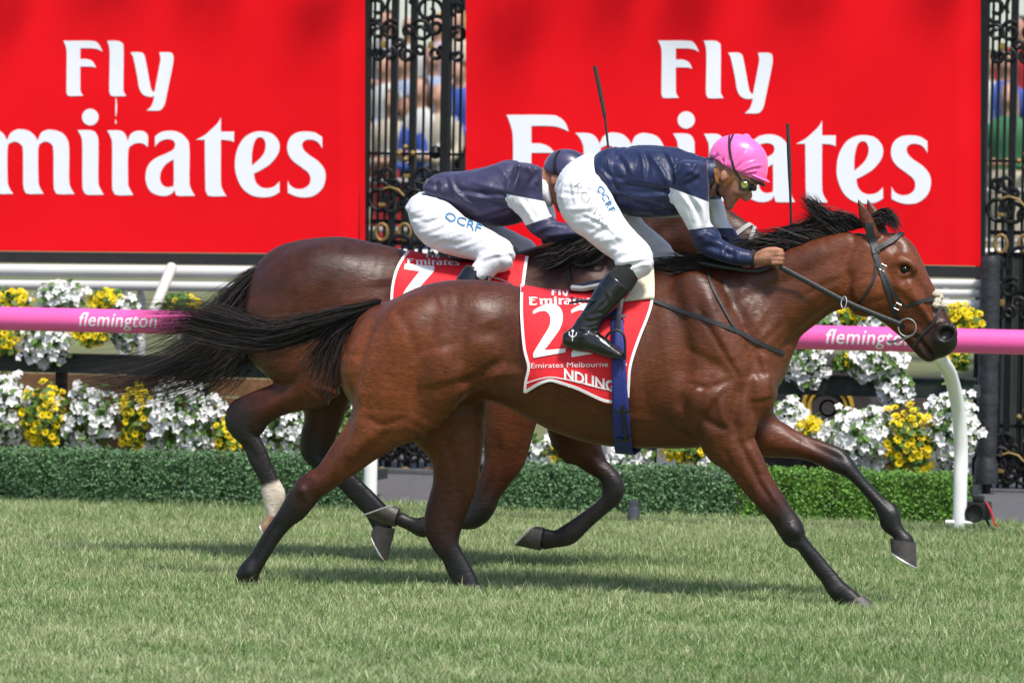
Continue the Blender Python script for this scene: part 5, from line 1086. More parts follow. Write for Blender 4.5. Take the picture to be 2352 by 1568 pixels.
for s_ in (-1, 1):
    m3 = lambda P: [np.array([p[0], HY2 + (p[1] - HY2) * (1 if s_ < 0 else -1), p[2]]) for p in P]
    MB().tube(m3([at(1120, 604, HY2 - .3), at(1112, 680, HY2 - .345), at(1104, 735, HY2 - .35)]), .011, n=6, flat=.003, up=(0, 1, 0)).build('stirrup_leather', M_LEATHER, saddle2)
    MB().tube(catmull(m3([at(1074, 750, HY2 - .34), at(1104, 735, HY2 - .352), at(1118, 755, HY2 - .35), at(1118, 792, HY2 - .34)]), 4), .006, n=8).build('stirrup_iron', M_LEATHER, saddle2)
    MB().tube(m3([at(1118, 634, HY2 - .33), at(1150, 642, HY2 - .34), at(1175, 652, HY2 - .34)]), .008, n=6, flat=.004).build('saddle_strap', M_LEATHER, saddle2)
# ------------------------------------------------------------------ ground
M_SOIL = mat('turf_soil', (.16, .195, .085), rough=.95, var=.3, scale=5, bump=.6, bscale=40)
M_ASPH = mat('asphalt', (.085, .085, .09), rough=.9, var=.2, scale=14, bump=.5, bscale=200)
M_LAWN = mat('far_lawn', (.12, .125, .045), rough=.95, var=.25, scale=.8, bump=.3, bscale=5)
YP = 5.95
tag(MB().box((-160, -80, -.5), (160, YP, 0)).build('track', M_SOIL, smooth=False), kind='structure')
tag(MB().box((-160, YP, -.5), (160, 13.0, -.004)).build('pavement', M_ASPH, smooth=False), kind='structure')
tag(MB().box((-300, 13.0, -.5), (300, 400, -.008)).build('lawn', M_LAWN, smooth=False), kind='structure')
# ---- turf
def grass_material():
    m = bpy.data.materials.new('grass'); m.use_nodes = True; t = m.node_tree; t.nodes.clear()
    out = N(t, 'ShaderNodeOutputMaterial'); at_ = N(t, 'ShaderNodeAttribute', attribute_name='tone')
    d = N(t, 'ShaderNodeBsdfPrincipled'); d.inputs['Roughness'].default_value = .55; d.inputs['Specular IOR Level'].default_value = .35; tr = N(t, 'ShaderNodeBsdfTranslucent'); mx = N(t, 'ShaderNodeMixShader'); mx.inputs[0].default_value = .3
    t.links.new(at_.outputs['Color'], d.inputs['Base Color']); t.links.new(at_.outputs['Color'], tr.inputs['Color'])
    t.links.new(d.outputs[0], mx.inputs[1]); t.links.new(tr.outputs[0], mx.inputs[2]); t.links.new(mx.outputs[0], out.inputs[0]); return m
def turf(n, seed):
    g = np.random.default_rng(seed); Y = CAM[1] + 1 / g.uniform(1 / (YP + .02 - CAM[1]), 1 / (-5.6 - CAM[1]), n)    # denser towards the camera
    xl = np.array([at(-170, 1200, y)[0] for y in np.linspace(-5.7, 6, 30)]); xr = np.array([at(2522, 1200, y)[0] for y in np.linspace(-5.7, 6, 30)]); yy = np.linspace(-5.7, 6, 30)
    u = g.random(n); X = np.interp(Y, yy, xl) * (1 - u) + np.interp(Y, yy, xr) * u
    # soft clumps of longer and paler grass
    def nz(fx, fy, s):
        r = np.random.default_rng(s); o = np.zeros(n)
        for _ in range(7): a = r.normal(0, 1, 2); o += np.sin(X * a[0] * fx + Y * a[1] * fy + r.random() * 6.28)
        return o / 2.6
    c1, c2, c3 = nz(2.2, 1.5, 1), nz(9, 7, 2), nz(26, 20, 3)
    h = .028 + .004 * c2 + .008 * c3 + g.normal(0, .008, n) + .035 * (g.random(n) < .015); h = np.clip(h, .015, .095)
    az = g.random(n) * 6.283; lean = g.uniform(.15, .95, n) * h; bx, by = np.cos(az) * lean, np.sin(az) * lean
    wa = g.random(n) * 6.283; w0 = g.uniform(.0011, .0026, n); sx, sy = np.cos(wa) * w0, np.sin(wa) * w0
    z0 = np.full(n, -.004); P = np.stack([X, Y, z0], 1)
    V = np.empty((n, 5, 3)); S = np.stack([sx, sy, 0 * sx], 1); M = P + np.stack([bx * .35, by * .35, h * .6], 1); T = P + np.stack([bx, by, h * .97], 1)
    V[:, 0] = P - S; V[:, 1] = P + S; V[:, 2] = M + S * .8; V[:, 3] = M - S * .8; V[:, 4] = T
    k = np.arange(n)[:, None] * 5; q = k + np.array([[0, 1, 2, 3]]); tr = k + np.array([[3, 2, 4]])
    me = mesh_np('grass', V.reshape(-1, 3), [q, tr])
    dry = np.clip(.43 + .12 * c1 + .14 * c2 + .22 * c3 + g.normal(0, .33, n), 0, 1)[:, None]
    col = np.array([.10, .20, .038]) * (1 - dry) + np.array([.46, .51, .27]) * dry; straw = (g.random(n) < .03)[:, None]
    col = np.where(straw, np.array([.42, .38, .22]), col) * g.uniform(.75, 1.2, n)[:, None]
    set_col(me, 'tone', np.repeat(col, 5, axis=0)); o = link('grass', me, grass_material()); tag(o, 'short pale green racecourse turf across the track', 'grass', kind='stuff'); return o
turf(400000, 5)
# ------------------------------------------------------------------ running rail
RY = 4.65
M_RAILPINK = mat('pink_rail', (.77, .105, .355), rough=.36, var=.05, scale=2, spec=.45, dirt=((.6, .3, .45), 9, .72))
M_WHITEP = mat('white_paint', (.78, .79, .78), rough=.4, var=.05, scale=6, dirt=((.5, .48, .42), 22, .7))
rail = empty('running_rail', at(1176, 1190, 5.3), 'pink running rail lettered in white, held on curved white posts', 'rail')
zl = at(0, 728, RY)[2]; zr = at(2352, 789, RY)[2]; RZ = (zl + zr) / 2; RR = 55.5 / scale_at(RY) / 2
MB().tube([(-9, RY, RZ), (-4, RY, RZ), (0, RY, RZ), (6.5, RY, RZ)], RR, n=40).build('rail_pipe', M_RAILPINK, rail)
def rail_text(x0, x1):
    a, b = at(x0, 740, RY), at(x1, 740, RY); V, F = text_tris('flemington', .2, 4, .006, 1.06); lo = np.array(V).min(0); hi = np.array(V).max(0); k = (b[0] - a[0]) / (hi[0] - lo[0])
    par = list(range(len(V)))
    def find(i):
        while par[i] != i: i = par[i]
        return i
    for f in F:
        for q in f[1:]: par[find(q)] = find(f[0])
    G = {}
    for f in F: G.setdefault(find(f[0]), []).append(f)
    for fs in G.values():
        ids = sorted({i for f in fs for i in f}); m_ = {p: q for q, p in enumerate(ids)}; W = []
        for i in ids:
            x = a[0] + (V[i][0] - lo[0]) * k; s_ = (-V[i][1] - .26) * k * 1.12; th = s_ / RR          # arc length above the middle of the pipe
            W.append((x, RY - (RR + .0015) * math.cos(th), RZ + (RR + .0015) * math.sin(th)))
        me = bpy.data.meshes.new('letter'); me.from_pydata(W, [], [[m_[i] for i in f] for f in fs]); me.update(); link('letter', me, M_WPRINT, rail, smooth=False)
rail_text(190, 368); rail_text(1902, 2102)
for px_ in (-505, 850, 2205):
    p = ground_at(px_, 1168 + (px_ - 850) * .0347); x = p[0]; yb = 5.3
    if px_ != -505: x = at(px_, 1150, yb)[0]
    P = catmull([(x, yb, -.05), (x, yb, .25), (x, yb, .45), (x - .012, yb - .08, .68), (x - .035, yb - .27, .87), (x - .055, RY + .06, .97), (x - .06, RY, 1.0)], 6)
    po = MB().tube(P, .039, n=20).build('post', M_WHITEP, rail)
    MB().tube([(x - .075, yb - .02, .035), (x + .075, yb - .02, .035)], .012, n=8).build('peg', M_WHITEP, po)
# ------------------------------------------------------------------ advertising boards
BY = 8.9
def sign_material():
    m, t, b = nodes('red_banner'); tc = N(t, 'ShaderNodeTexCoord'); n1 = N(t, 'ShaderNodeTexNoise', Scale=1.3, Detail=3.); t.links.new(tc.outputs['Object'], n1.inputs['Vector'])
    r = ramp(t, [(.3, (.68, .004, .009)), (.7, (.76, .006, .012))]); t.links.new(n1.outputs['Fac'], r.inputs[0]); t.links.new(r.outputs[0], b.inputs['Base Color'])
    n2 = N(t, 'ShaderNodeTexNoise', Scale=220., Detail=2.); t.links.new(tc.outputs['Object'], n2.inputs['Vector']); bp = N(t, 'ShaderNodeBump', Strength=.08, Distance=.003); t.links.new(n2.outputs['Fac'], bp.inputs['Height']); t.links.new(bp.outputs[0], b.inputs['Normal'])
    b.inputs['Roughness'].default_value = .6; b.inputs['Specular IOR Level'].default_value = .08; return m
M_SIGN = sign_material(); M_SIGNW = mat('white_vinyl', (.76, .78, .82), rough=.55, var=.02, spec=.3); M_FRAME = mat('black_frame', (.012, .012, .013), rough=.5, var=.3)
def board(label, xl, xr, yl, yr, to_px):
    o = empty('advertising_board', at((xl + xr) / 2, 600, BY), label, 'sign', 'red advertising boards')
    nx, nz_ = 60, 24; V = []; F = []
    for j in range(nz_ + 1):
        for i in range(nx + 1):
            u, v_ = i / nx, j / nz_; x = xl + (xr - xl) * u; yb = yl + (yr - yl) * u; y = yb + (-95 - yb) * v_
            p = at(x, y, BY); edge = max(0, u - .93) / .07; p[1] += .012 * math.sin(u * 110) * edge; V.append(p)
    n = len(V); V += [p + np.array([0, .05, 0]) for p in V]
    for j in range(nz_):
        for i in range(nx):
            a = j * (nx + 1) + i; F.append((a, a + 1, a + nx + 2, a + nx + 1)); F.append((n + a, n + a + nx + 1, n + a + nx + 2, n + a + 1))
    for i in range(nx): F.append((i, n + i, n + i + 1, i + 1)); k = nz_ * (nx + 1) + i; F.append((k, k + 1, n + k + 1, n + k))
    for j in range(nz_):
        k = j * (nx + 1); F.append((k, k + nx + 1, n + k + nx + 1, n + k)); k += nx; F.append((k, n + k, n + k + nx + 1, k + nx + 1))
    MB().add(V, F).build('panel', M_SIGN, o)
    a, b = at(xl, yl + 2, BY - .02), at(xr, yr + 2, BY - .02); c, d = at(xl, yl + 26, BY - .02), at(xr, yr + 28, BY - .02); t = np.array([0, .09, 0])
    MB().add([a, b, d, c, a + t, b + t, d + t, c + t], [(0, 1, 2, 3), (7, 6, 5, 4), (0, 4, 5, 1), (1, 5, 6, 2), (2, 6, 7, 3), (3, 7, 4, 0)]).build('frame_rail', M_FRAME, o)
    for ch in 'FlyEmirates':
        P2, Fc = glyph_tris(GL[ch]); V = [at(*to_px(q), BY - .003) for q in P2]
        me = bpy.data.meshes.new('letter'); nn = len(V); me.from_pydata([tuple(p) for p in V], [], Fc); me.update(); link('letter', me, M_SIGNW, o, smooth=False)
    return o
board('red sponsor board on the left, its first letter cut off by the picture edge', -420, 838, 572, 584, lambda q: (q[0] / 3, q[1] / 3))
bl = [o for o in bpy.data.objects if o.name.startswith('advertising_board')][0]
for pts in ([(266, 226), (267, 240), (266.5, 252), (266, 268)], [(265.5, 275), (266, 284)]):
    MB().tube([at(x, y, BY - .002) for x, y in pts], [.002, .005, .006, .002][:len(pts)], n=6, flat=.0015, up=(0, 1, 0)).build('paint_drip', M_SIGNW, bl)
board('red sponsor board on the right, partly hidden by the pink-capped jockey', 1070, 2252, 586, 611, lambda q: (784 + ((q[0] + 113) * 1.04 + 1612) / 3, ((q[1] - 895) * 1.04 + 918 + (q[0] - 437) * .002) / 3))
# ------------------------------------------------------------------ iron gates
M_IRON = mat('black_iron', (.008, .008, .009), rough=.45, var=.35, scale=30, bump=.15, bscale=60, spec=.25)
M_GOLD = mat('old_gold_paint', (.22, .14, .035), rough=.5, metal=.25, var=.3, scale=40)
GY = 9.0
def spiral(cx, cy, r, a0, turns, sgn=1, n=22, Y=GY, shrink=.75):
    return [at(cx + r * (1 - shrink * t) * math.cos(a0 + sgn * turns * 6.283 * t), cy + r * (1 - shrink * t) * math.sin(a0 + sgn * turns * 6.283 * t), Y) for t in np.linspace(0, 1, n)]
def gate(label, x0, k, dy, yb):
    "ornamental gate leaf: px offsets measured on the left gate, scaled by k from its hinge post"
    o = empty('iron_gate', at(x0 + 110, yb, GY), label, 'gate', 'wrought iron gates')
    X = lambda x: x0 + (x - 838) * k; Yp = lambda y: y * k + dy; S = scale_at(GY)
    def bar(name, x, wpx, y0=-120, y1=None, Y=GY, d=.03):
        a, b = at(X(x), y0, Y), at(X(x), yb if y1 is None else y1, Y); w_ = wpx * k / S / 2
        MB().box((a[0] - w_, Y - d / 2, b[2]), (a[0] + w_, Y + d / 2, a[2])).build(name, M_IRON, o, smooth=False, bevel=.003)
    bar('post', 846, 17, d=.09, Y=GY - .05); bar('post', 1030, 19, d=.09, Y=GY - .05)
    for x in (911, 955): bar('stile', x, 15, d=.05)
    for x in (864, 878, 893, 935, 979, 997, 1049, 1064): bar('bar', x, 6 if x not in (1049,) else 5, d=.016)
    def hor(y, h, name='crossbar'):
        a, b = at(X(850), Yp(y), GY + .022), at(X(1068), Yp(y) + (2 if k < 1.1 else 1), GY + .022); hh = h / S / 2
        MB().box((a[0], GY + .015, a[2] - hh), (b[0], GY + .035, a[2] + hh)).build(name, M_IRON, o, smooth=False, bevel=.002)
    for y, h in ((352, 6), (508, 10), (556, 12), (-20, 8), (640, 8), (930, 8), (1000, 9)): hor(y, h)
    def scroll(cx, cy, r, a0, turns, sg, rad=.014, Y=GY - .03, mt=M_IRON, nm='scroll'):
        MB().tube(spiral(X(cx), Yp(cy), r * k, a0, turns, sg, Y=Y), rad, n=7).build(nm, mt, o)
    for (by, s_) in ((0, 1), (560, 1)):
        for cx, cy, r, a0, tu, sg in ((866, 72, 20, 3.6, 1.3, 1), (898, 70, 24, -.8, 1.4, -1), (968, 72, 28, 3.5, 1.4, 1), (1000, 62, 26, -.9, 1.2, -1), (872, 124, 16, 4.2, 1.3, -1), (895, 122, 15, 5.0, 1.2, 1), (935, 125, 17, 4., 1.3, -1), (1000, 122, 17, 5.2, 1.3, 1), (1052, 80, 20, 3.8, 1.2, 1), (866, 20, 30, 1.2, 1.2, 1), (930, 8, 44, 2.6, .6, 1), (985, 25, 34, .4, 1.2, -1), (940, 70, 14, 2., 1.3, 1), (1052, 128, 14, 3.8, 1.2, -1), (1052, 20, 18, 2., 1.2, 1), (916, 100, 12, 1., 1.2, -1), (965, 118, 14, 2.4, 1.2, 1)):
            scroll(cx, cy + by, r, a0, tu, sg)
        for cx, cy in ((880, 102), (990, 104)):
            p = at(X(cx), Yp(cy + by), GY - .045); MB().box((p[0] - .014, GY - .06, p[2] - .022), (p[0] + .014, GY - .02, p[2] + .022)).build('gold_collar', M_GOLD, o, bevel=.004)
        for cx, cy, r, a0, tu, sg in ((872, 455, 38, 4.7, 1.5, 1), (905, 462, 34, 4.6, 1.4, -1), (955, 455, 38, 4.7, 1.5, 1), (1000, 455, 36, 4.6, 1.4, -1), (890, 405, 22, 2.2, 1.1, 1), (970, 405, 24, 1.0, 1.2, -1), (1050, 440, 30, 4.2, 1.3, -1), (868, 405, 16, .5, 1.2, -1), (930, 470, 16, 2.4, 1.2, 1), (1000, 405, 18, .4, 1.2, 1), (905, 425, 14, 3., 1.2, 1), (978, 480, 16, 1., 1.2, -1), (1054, 400, 14, 1., 1.2, 1), (935, 435, 12, 5., 1.1, -1)):
            scroll(cx, cy + by, r, a0, tu, sg)
        for cx, cy in ((934, 404), (877, 470)):
            p = at(X(cx), Yp(cy + by), GY - .045); MB().box((p[0] - .02, GY - .06, p[2] - .012), (p[0] + .02, GY - .02, p[2] + .012)).build('gold_collar', M_GOLD, o, bevel=.004)
        MB().tube([at(X(x), Yp(y + by), GY - .05) for x, y in ((880, 434), (895, 430), (915, 436), (928, 450))], .008, n=7).build('gold_scroll', M_GOLD, o)
        # rosette on the lock rail
        for dx, dy2 in ((-16, 0), (16, 0), (0, -14), (0, 14)):
            p = at(X(932 + dx), Yp(352 + dy2 + by), GY - .04); MB().lathe([(0, -.02), (.014, -.014), (.02, 0), (.014, .014), (0, .02)], tuple(p), n=9).build('gold_petal', M_GOLD, o)
        p = at(X(1000), Yp(350 + by), GY - .04); MB().lathe([(0, -.045), (.03, -.035), (.045, 0), (.03, .035), (0, .045)], tuple(p), n=14).build('iron_boss', M_IRON, o)
        for cx in (877, 930, 985):
            P = [at(X(cx) + 14 * k * math.cos(a), Yp(533 + by) + 19 * k * math.sin(a), GY - .02) for a in np.linspace(0, 6.283, 19)]
            MB().tube(P, .011, n=7, caps=False).build('gold_ring', M_GOLD, o)
    for cx, r in ((870, 26), (925, 30), (985, 30), (1040, 24)):
        scroll(cx, 1040, r, 3.2, 1.4, 1); scroll(cx + 26, 1040, r, -.1, 1.4, -1)
    # stone plinth under the leaf
    a, b = at(X(840), yb, GY), at(X(1070), yb, GY)
    MB().box((a[0], GY - .12, -.01), (b[0], GY + .12, a[2] + .012)).build('plinth', MATS['asphalt'], o, bevel=.008)
gate('black wrought iron gate with gold collars between the two red boards', 838, 1.0, 0, 1076)
gate('black wrought iron gate with gold rings at the right edge, behind the padded post', 2258, 1.05, 0, 1124)
M_PADV = mat('black_padding', (.022, .023, .026), rough=.45, var=.3, scale=8, bump=.9, bscale=18)
pp = empty('padded_post', at(2266, 1130, 8.7), 'post wrapped in black vinyl padding left of the right-hand gate', 'post')
c = at(2267, 1000, 8.7)[0]; zt = at(2267, 592, 8.7)[2]; zb = at(2267, 1110, 8.7)[2]; S = scale_at(8.7); rr = 23 / S
V = [(rr * .82, zt + .01), (rr * .96, zt - .01)] + [(rr * (1 + .045 * math.sin(i * 2.1) + .03 * math.sin(i * 5.3)), zt - .03 - (zt - zb - .2) * i / 26) for i in range(27)] + [(rr * .94, zb + .16), (rr * 1.12, zb + .13), (rr * 1.22, zb + .02), (rr * 1.2, zb)]
MB().lathe(V, (c, 8.7, 0), n=22).build('padding', M_PADV, pp)
MB().lathe([(rr * .45, -.02), (rr * .45, zb + .05)], (c, 8.7, 0), n=12).build('post_core', M_IRON, pp)
M_SHADE = mat('dark_green_backdrop', (.012, .02, .016), rough=.8, var=.3, scale=5, bump=.3, bscale=60)  # dark panels added behind the gates to darken the pale view through them
for lab, a_, b_ in (('dark green backdrop added to darken the view behind the middle gate', 780, 1130), ('dark green backdrop added to darken the view behind the right-hand gate', 2262, 2520)):
    x0, x1 = at(a_, 700, 11.5)[0], at(b_, 700, 11.5)[0]; zt = at((a_ + b_) / 2, 590, 11.5)[2]; o = empty('dark_backdrop', ((x0 + x1) / 2, 11.5, 0), lab, 'fence', 'added dark backdrops')
    for i in range(3): MB().box((x0 + (x1 - x0) * i / 3 + .01, 11.5, -.02), (x0 + (x1 - x0) * (i + 1) / 3 - .01, 11.53, zt)).build('panel', M_SHADE, o, smooth=False, bevel=.004)
    for i in range(4): MB().tube([(x0 + (x1 - x0) * i / 3, 11.56, -.02), (x0 + (x1 - x0) * i / 3, 11.56, zt + .05)], .025, n=8).build('post', M_IRON, o)
    MB().tube([(x0, 11.5, zt + .03), (x1, 11.5, zt + .03)], .022, n=8).build('top_rail', MATS['white_paint'], o)
# ------------------------------------------------------------------ white barrier and lawn beyond the boards
M_WB = mat('white_barrier', (.56, .55, .53), rough=.45, var=.08, scale=3, dirt=((.45, .42, .36), 8, .68))
WY = 8.8
def barrier(label, xl, xr, ys):
    o = empty('white_barrier', at((xl + xr) / 2, 760, WY), label, 'barrier', 'white barriers'); S = scale_at(WY)
    for (y0, y1, dy_) in ys:
        a, b = at(xl, (y0 + y1) / 2, WY), at(xr, (y0 + y1) / 2 + dy_, WY); r_ = (y1 - y0) / S / 2
        MB().tube([a, (a + b) / 2, b], r_, n=14).build('pipe', M_WB, o)
    return o
wb = barrier('white pipe barrier below the left red board', -300, 838, [(603, 633, 10), (638, 663, 10)])
P = [at(395, 612, WY - .12), at(372, 668, WY - .3), at(350, 722, WY - .5)]; MB().tube(P, .035, n=12).build('strut', M_WB, wb)
for x in (325, 282, 700, -120): MB().tube([at(x, 650, WY + .12), at(x, 1120, WY + .12)], .028, n=10).build('post', M_WB, wb)
wb2 = barrier('white pipe barrier below the right red board', 1075, 2250, [(630, 650, 12), (652, 672, 12), (676, 700, 12)])
for x in (1400, 1800, 2170): MB().tube([at(x, 660, WY + .12), at(x, 1140, WY + .12)], .028, n=10).build('post', M_WB, wb2)
M_ORANGE = mat('orange_plastic', (.55, .07, .02), rough=.5)
p = at(2195, 712, 11.0); cone = empty('traffic_cone', (p[0], 11.0, 0), 'small orange marker seen below the right white barrier', 'marker')
MB().lathe([(.06, p[2] - .12), (.05, p[2] - .02), (.04, p[2] + .02), (0, p[2] + .03)], (p[0], 11.0, 0), n=12).build('top', M_ORANGE, cone); MB().lathe([(.02, 0), (.02, p[2] - .1)], (p[0], 11.0, 0), n=8).build('stem', M_WB, cone)
# ------------------------------------------------------------------ flower stands
M_TROUGH = mat('dark_green_trough', (.012, .022, .017), rough=.5, var=.3, scale=9, bump=.2, bscale=40)
M_TIMBER = mat('brown_timber', (.17, .085, .04), rough=.8, var=.3, scale=7, bump=.5, bscale=30)
LY, UY = 6.35, 7.0
def trough(label, Y, xl, xr, yl, yr, hpx, depth):
    o = empty('flower_trough', at((xl + xr) / 2, (yl + yr) / 2, Y), label, 'planter', 'flower troughs')
    a, b = at(xl, yl, Y), at(xr, yr, Y); z1 = (a[2] + b[2]) / 2; h = hpx / scale_at(Y)
    MB().box((a[0], Y, z1 - h), (b[0], Y + .02, z1)).build('front_panel', M_TROUGH, o, smooth=False, bevel=.004)
    MB().box((a[0], Y + .02, z1 - h), (b[0], Y + depth, z1 - .03)).build('soil_box', M_TROUGH, o, smooth=False)
    MB().box((a[0] - .01, Y - .015, z1), (b[0] + .01, Y + .03, z1 + .018)).build('rim', M_TROUGH, o, smooth=False, bevel=.004)
    for x in np.linspace(a[0] + .2, b[0] - .2, 4): MB().box((x - .03, Y + .06, -.01), (x + .03, Y + .12, z1 - h)).build('leg', M_IRON, o, smooth=False)
    return o
trough('long dark green lower flower trough on the left behind the low hedge', LY, -260, 862, 1046, 1060, 34, .3)
trough('long dark green lower flower trough on the right behind the low hedge', LY, 1090, 2235, 1082, 1098, 34, .3)
trough('long dark green raised flower trough on the left behind the pink rail', UY, -260, 862, 812, 830, 40, .28)
trough('long dark green raised flower trough on the right behind the pink rail', UY, 1090, 2238, 850, 872, 40, .28)
tb = empty('timber_backing', at(300, 1000, 7.4), 'brown timber backing behind the left flower troughs', 'panel')
for i in range(5):
    a, b = at(-260, 848 + i * 44, 7.4), at(862, 848 + i * 44, 7.4); h = 42 / scale_at(7.4)
    MB().box((a[0], 7.4, a[2] - h), (b[0], 7.43, a[2])).build('plank', M_TIMBER, tb, smooth=False, bevel=.004)
# ---- yellow steel wheel behind the flowers
M_WHEEL = mat('yellow_wheel', (.42, .27, .03), rough=.5, var=.25, scale=10, dirt=((.09, .07, .05), 6, .6)); M_TYRE = mat('tyre_rubber', (.03, .027, .026), rough=.85, var=.3, bump=.5, bscale=50)
c = at(1906, 936, 7.75); wh = empty('wheel', (c[0], 7.75, 0), 'yellow steel wheel with dark tyre glimpsed behind the right-hand flowers', 'wheel')
s7 = 1 / scale_at(7.75); MB().lathe([(58 * s7, -.07), (100 * s7, -.075), (122 * s7, -.03), (122 * s7, .1), (100 * s7, .14)], tuple(c), axis='Y', n=36).build('tyre', M_TYRE, wh)
MB().lathe([(0, -.03), (12 * s7, -.03), (15 * s7, -.07), (20 * s7, -.07), (24 * s7, -.04), (36 * s7, -.05), (40 * s7, -.085), (46 * s7, -.085), (49 * s7, -.06), (53 * s7, -.1), (60 * s7, -.1), (60 * s7, .0)], tuple(c), axis='Y', n=32).build('rim', M_WHEEL, wh)
M_SHADOWBOX = mat('shadow_brown', (.045, .03, .026), rough=.8, var=.4, scale=4, bump=.4, bscale=20)
MB().box((c[0] - .9, 7.95, .02), (c[0] + .55, 8.3, c[2] + .12)).build('shadow_box', M_SHADOWBOX, wh, bevel=.02)  # dark brown box stands in for the shadows behind the wheel
# ------------------------------------------------------------------ flowers
def leafmat(name, c, tr=.25):
    m = bpy.data.materials.new(name); m.use_nodes = True; t = m.node_tree; t.nodes.clear(); out = N(t, 'ShaderNodeOutputMaterial'); oi = N(t, 'ShaderNodeObjectInfo')
    tc = N(t, 'ShaderNodeTexCoord'); nz = N(t, 'ShaderNodeTexNoise', Scale=14., Detail=3.); t.links.new(tc.outputs['Object'], nz.inputs['Vector'])
    c = np.array(c); r = ramp(t, [(.3, tuple(c * .65)), (.7, tuple(np.clip(c * 1.35, 0, 1)))]); t.links.new(nz.outputs['Fac'], r.inputs[0])
    d = N(t, 'ShaderNodeBsdfPrincipled'); d.inputs['Roughness'].default_value = .5; d.inputs['Specular IOR Level'].default_value = .35; l = N(t, 'ShaderNodeBsdfTranslucent'); mx = N(t, 'ShaderNodeMixShader'); mx.inputs[0].default_value = tr
    t.links.new(r.outputs[0], d.inputs['Base Color']); t.links.new(r.outputs[0], l.inputs['Color']); t.links.new(d.outputs[0], mx.inputs[1]); t.links.new(l.outputs[0], mx.inputs[2]); t.links.new(mx.outputs[0], out.inputs[0]); return m
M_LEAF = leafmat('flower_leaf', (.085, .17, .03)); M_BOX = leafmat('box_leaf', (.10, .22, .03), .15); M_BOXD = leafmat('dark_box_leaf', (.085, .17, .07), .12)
M_WPET = leafmat('white_petal', (.88, .88, .84), .25); M_YPET = leafmat('yellow_petal', (.92, .62, .008), .25)
def flower_mesh(kind, seed):
    g = np.random.default_rng(seed); V = [(0, 0, -.006)]; F = []
    if kind == 'w':       # petunia: ruffled five-lobed trumpet facing +Z
        n = 20; r0 = []
        for j in range(n):
            a = 2 * math.pi * j / n; lob = .86 + .16 * math.cos(5 * a) + g.normal(0, .03); V.append((.012 * math.cos(a), .012 * math.sin(a), .006))
            r0.append((.036 * lob * math.cos(a), .036 * lob * math.sin(a), .014 + .006 * math.cos(5 * a + 2.5) + g.normal(0, .0025)))
        V += r0
        for j in range(n): k = (j + 1) % n; F.append((0, 1 + j, 1 + k)); F.append((1 + j, 1 + n + j, 1 + n + k, 1 + k))
    else:                 # marigold-like pompon: two rings of broad petals
        for ring, (rad, z, m) in enumerate(((.031, .004, 8), (.02, .015, 6))):
            for j in range(m):
                a = 2 * math.pi * (j + ring * .5) / m + g.normal(0, .08); da = math.pi / m * 1.15; b = len(V); zz = z + g.normal(0, .002)
                V += [(.006 * math.cos(a), .006 * math.sin(a), z - .004), (rad * .75 * math.cos(a - da), rad * .75 * math.sin(a - da), zz), (rad * math.cos(a), rad * math.sin(a), zz + .003), (rad * .75 * math.cos(a + da), rad * .75 * math.sin(a + da), zz)]
                F.append((b, b + 1, b + 2, b + 3))
        V.append((0, 0, .02))
    me = bpy.data.meshes.new('flower'); me.from_pydata(V, [], F); me.update(); me.materials.append(M_WPET if kind == 'w' else M_YPET); me.polygons.foreach_set('use_smooth', np.ones(len(me.polygons), bool)); return me
FM = {'w': [flower_mesh('w', s) for s in range(4)], 'y': [flower_mesh('y', 50 + s) for s in range(3)]}
def leaves(name, mat_, parent, pts, nrm, size, seed, seg=0):
    "many small pointed leaves, one part"
    g = np.random.default_rng(seed); n = len(pts); N_ = nrm + g.normal(0, .55, (n, 3)); N_ /= np.linalg.norm(N_, axis=1)[:, None]
    t = np.cross(N_, g.normal(0, 1, (n, 3))); t /= np.linalg.norm(t, axis=1)[:, None]; s = np.cross(N_, t); L = (size * g.uniform(.6, 1.3, n))[:, None]
    V = np.empty((n, 6, 3)); V[:, 0] = pts; V[:, 1] = pts + t * L * .35 + s * L * .3 + N_ * L * .06; V[:, 2] = pts + t * L * .7 + s * L * .26 + N_ * L * .03; V[:, 3] = pts + t * L - N_ * L * .1; V[:, 4] = pts + t * L * .7 - s * L * .26 + N_ * L * .03; V[:, 5] = pts + t * L * .35 - s * L * .3 + N_ * L * .06
    k = np.arange(n)[:, None] * 6; me = mesh_np(name, V.reshape(-1, 3), np.concatenate([k + np.array([[0, 1, 2, 3]]), k + np.array([[0, 3, 4, 5]])])); o = link(name, me, mat_, parent, smooth=False); o['kind'] = 'stuff'; return o
_fc = [0]
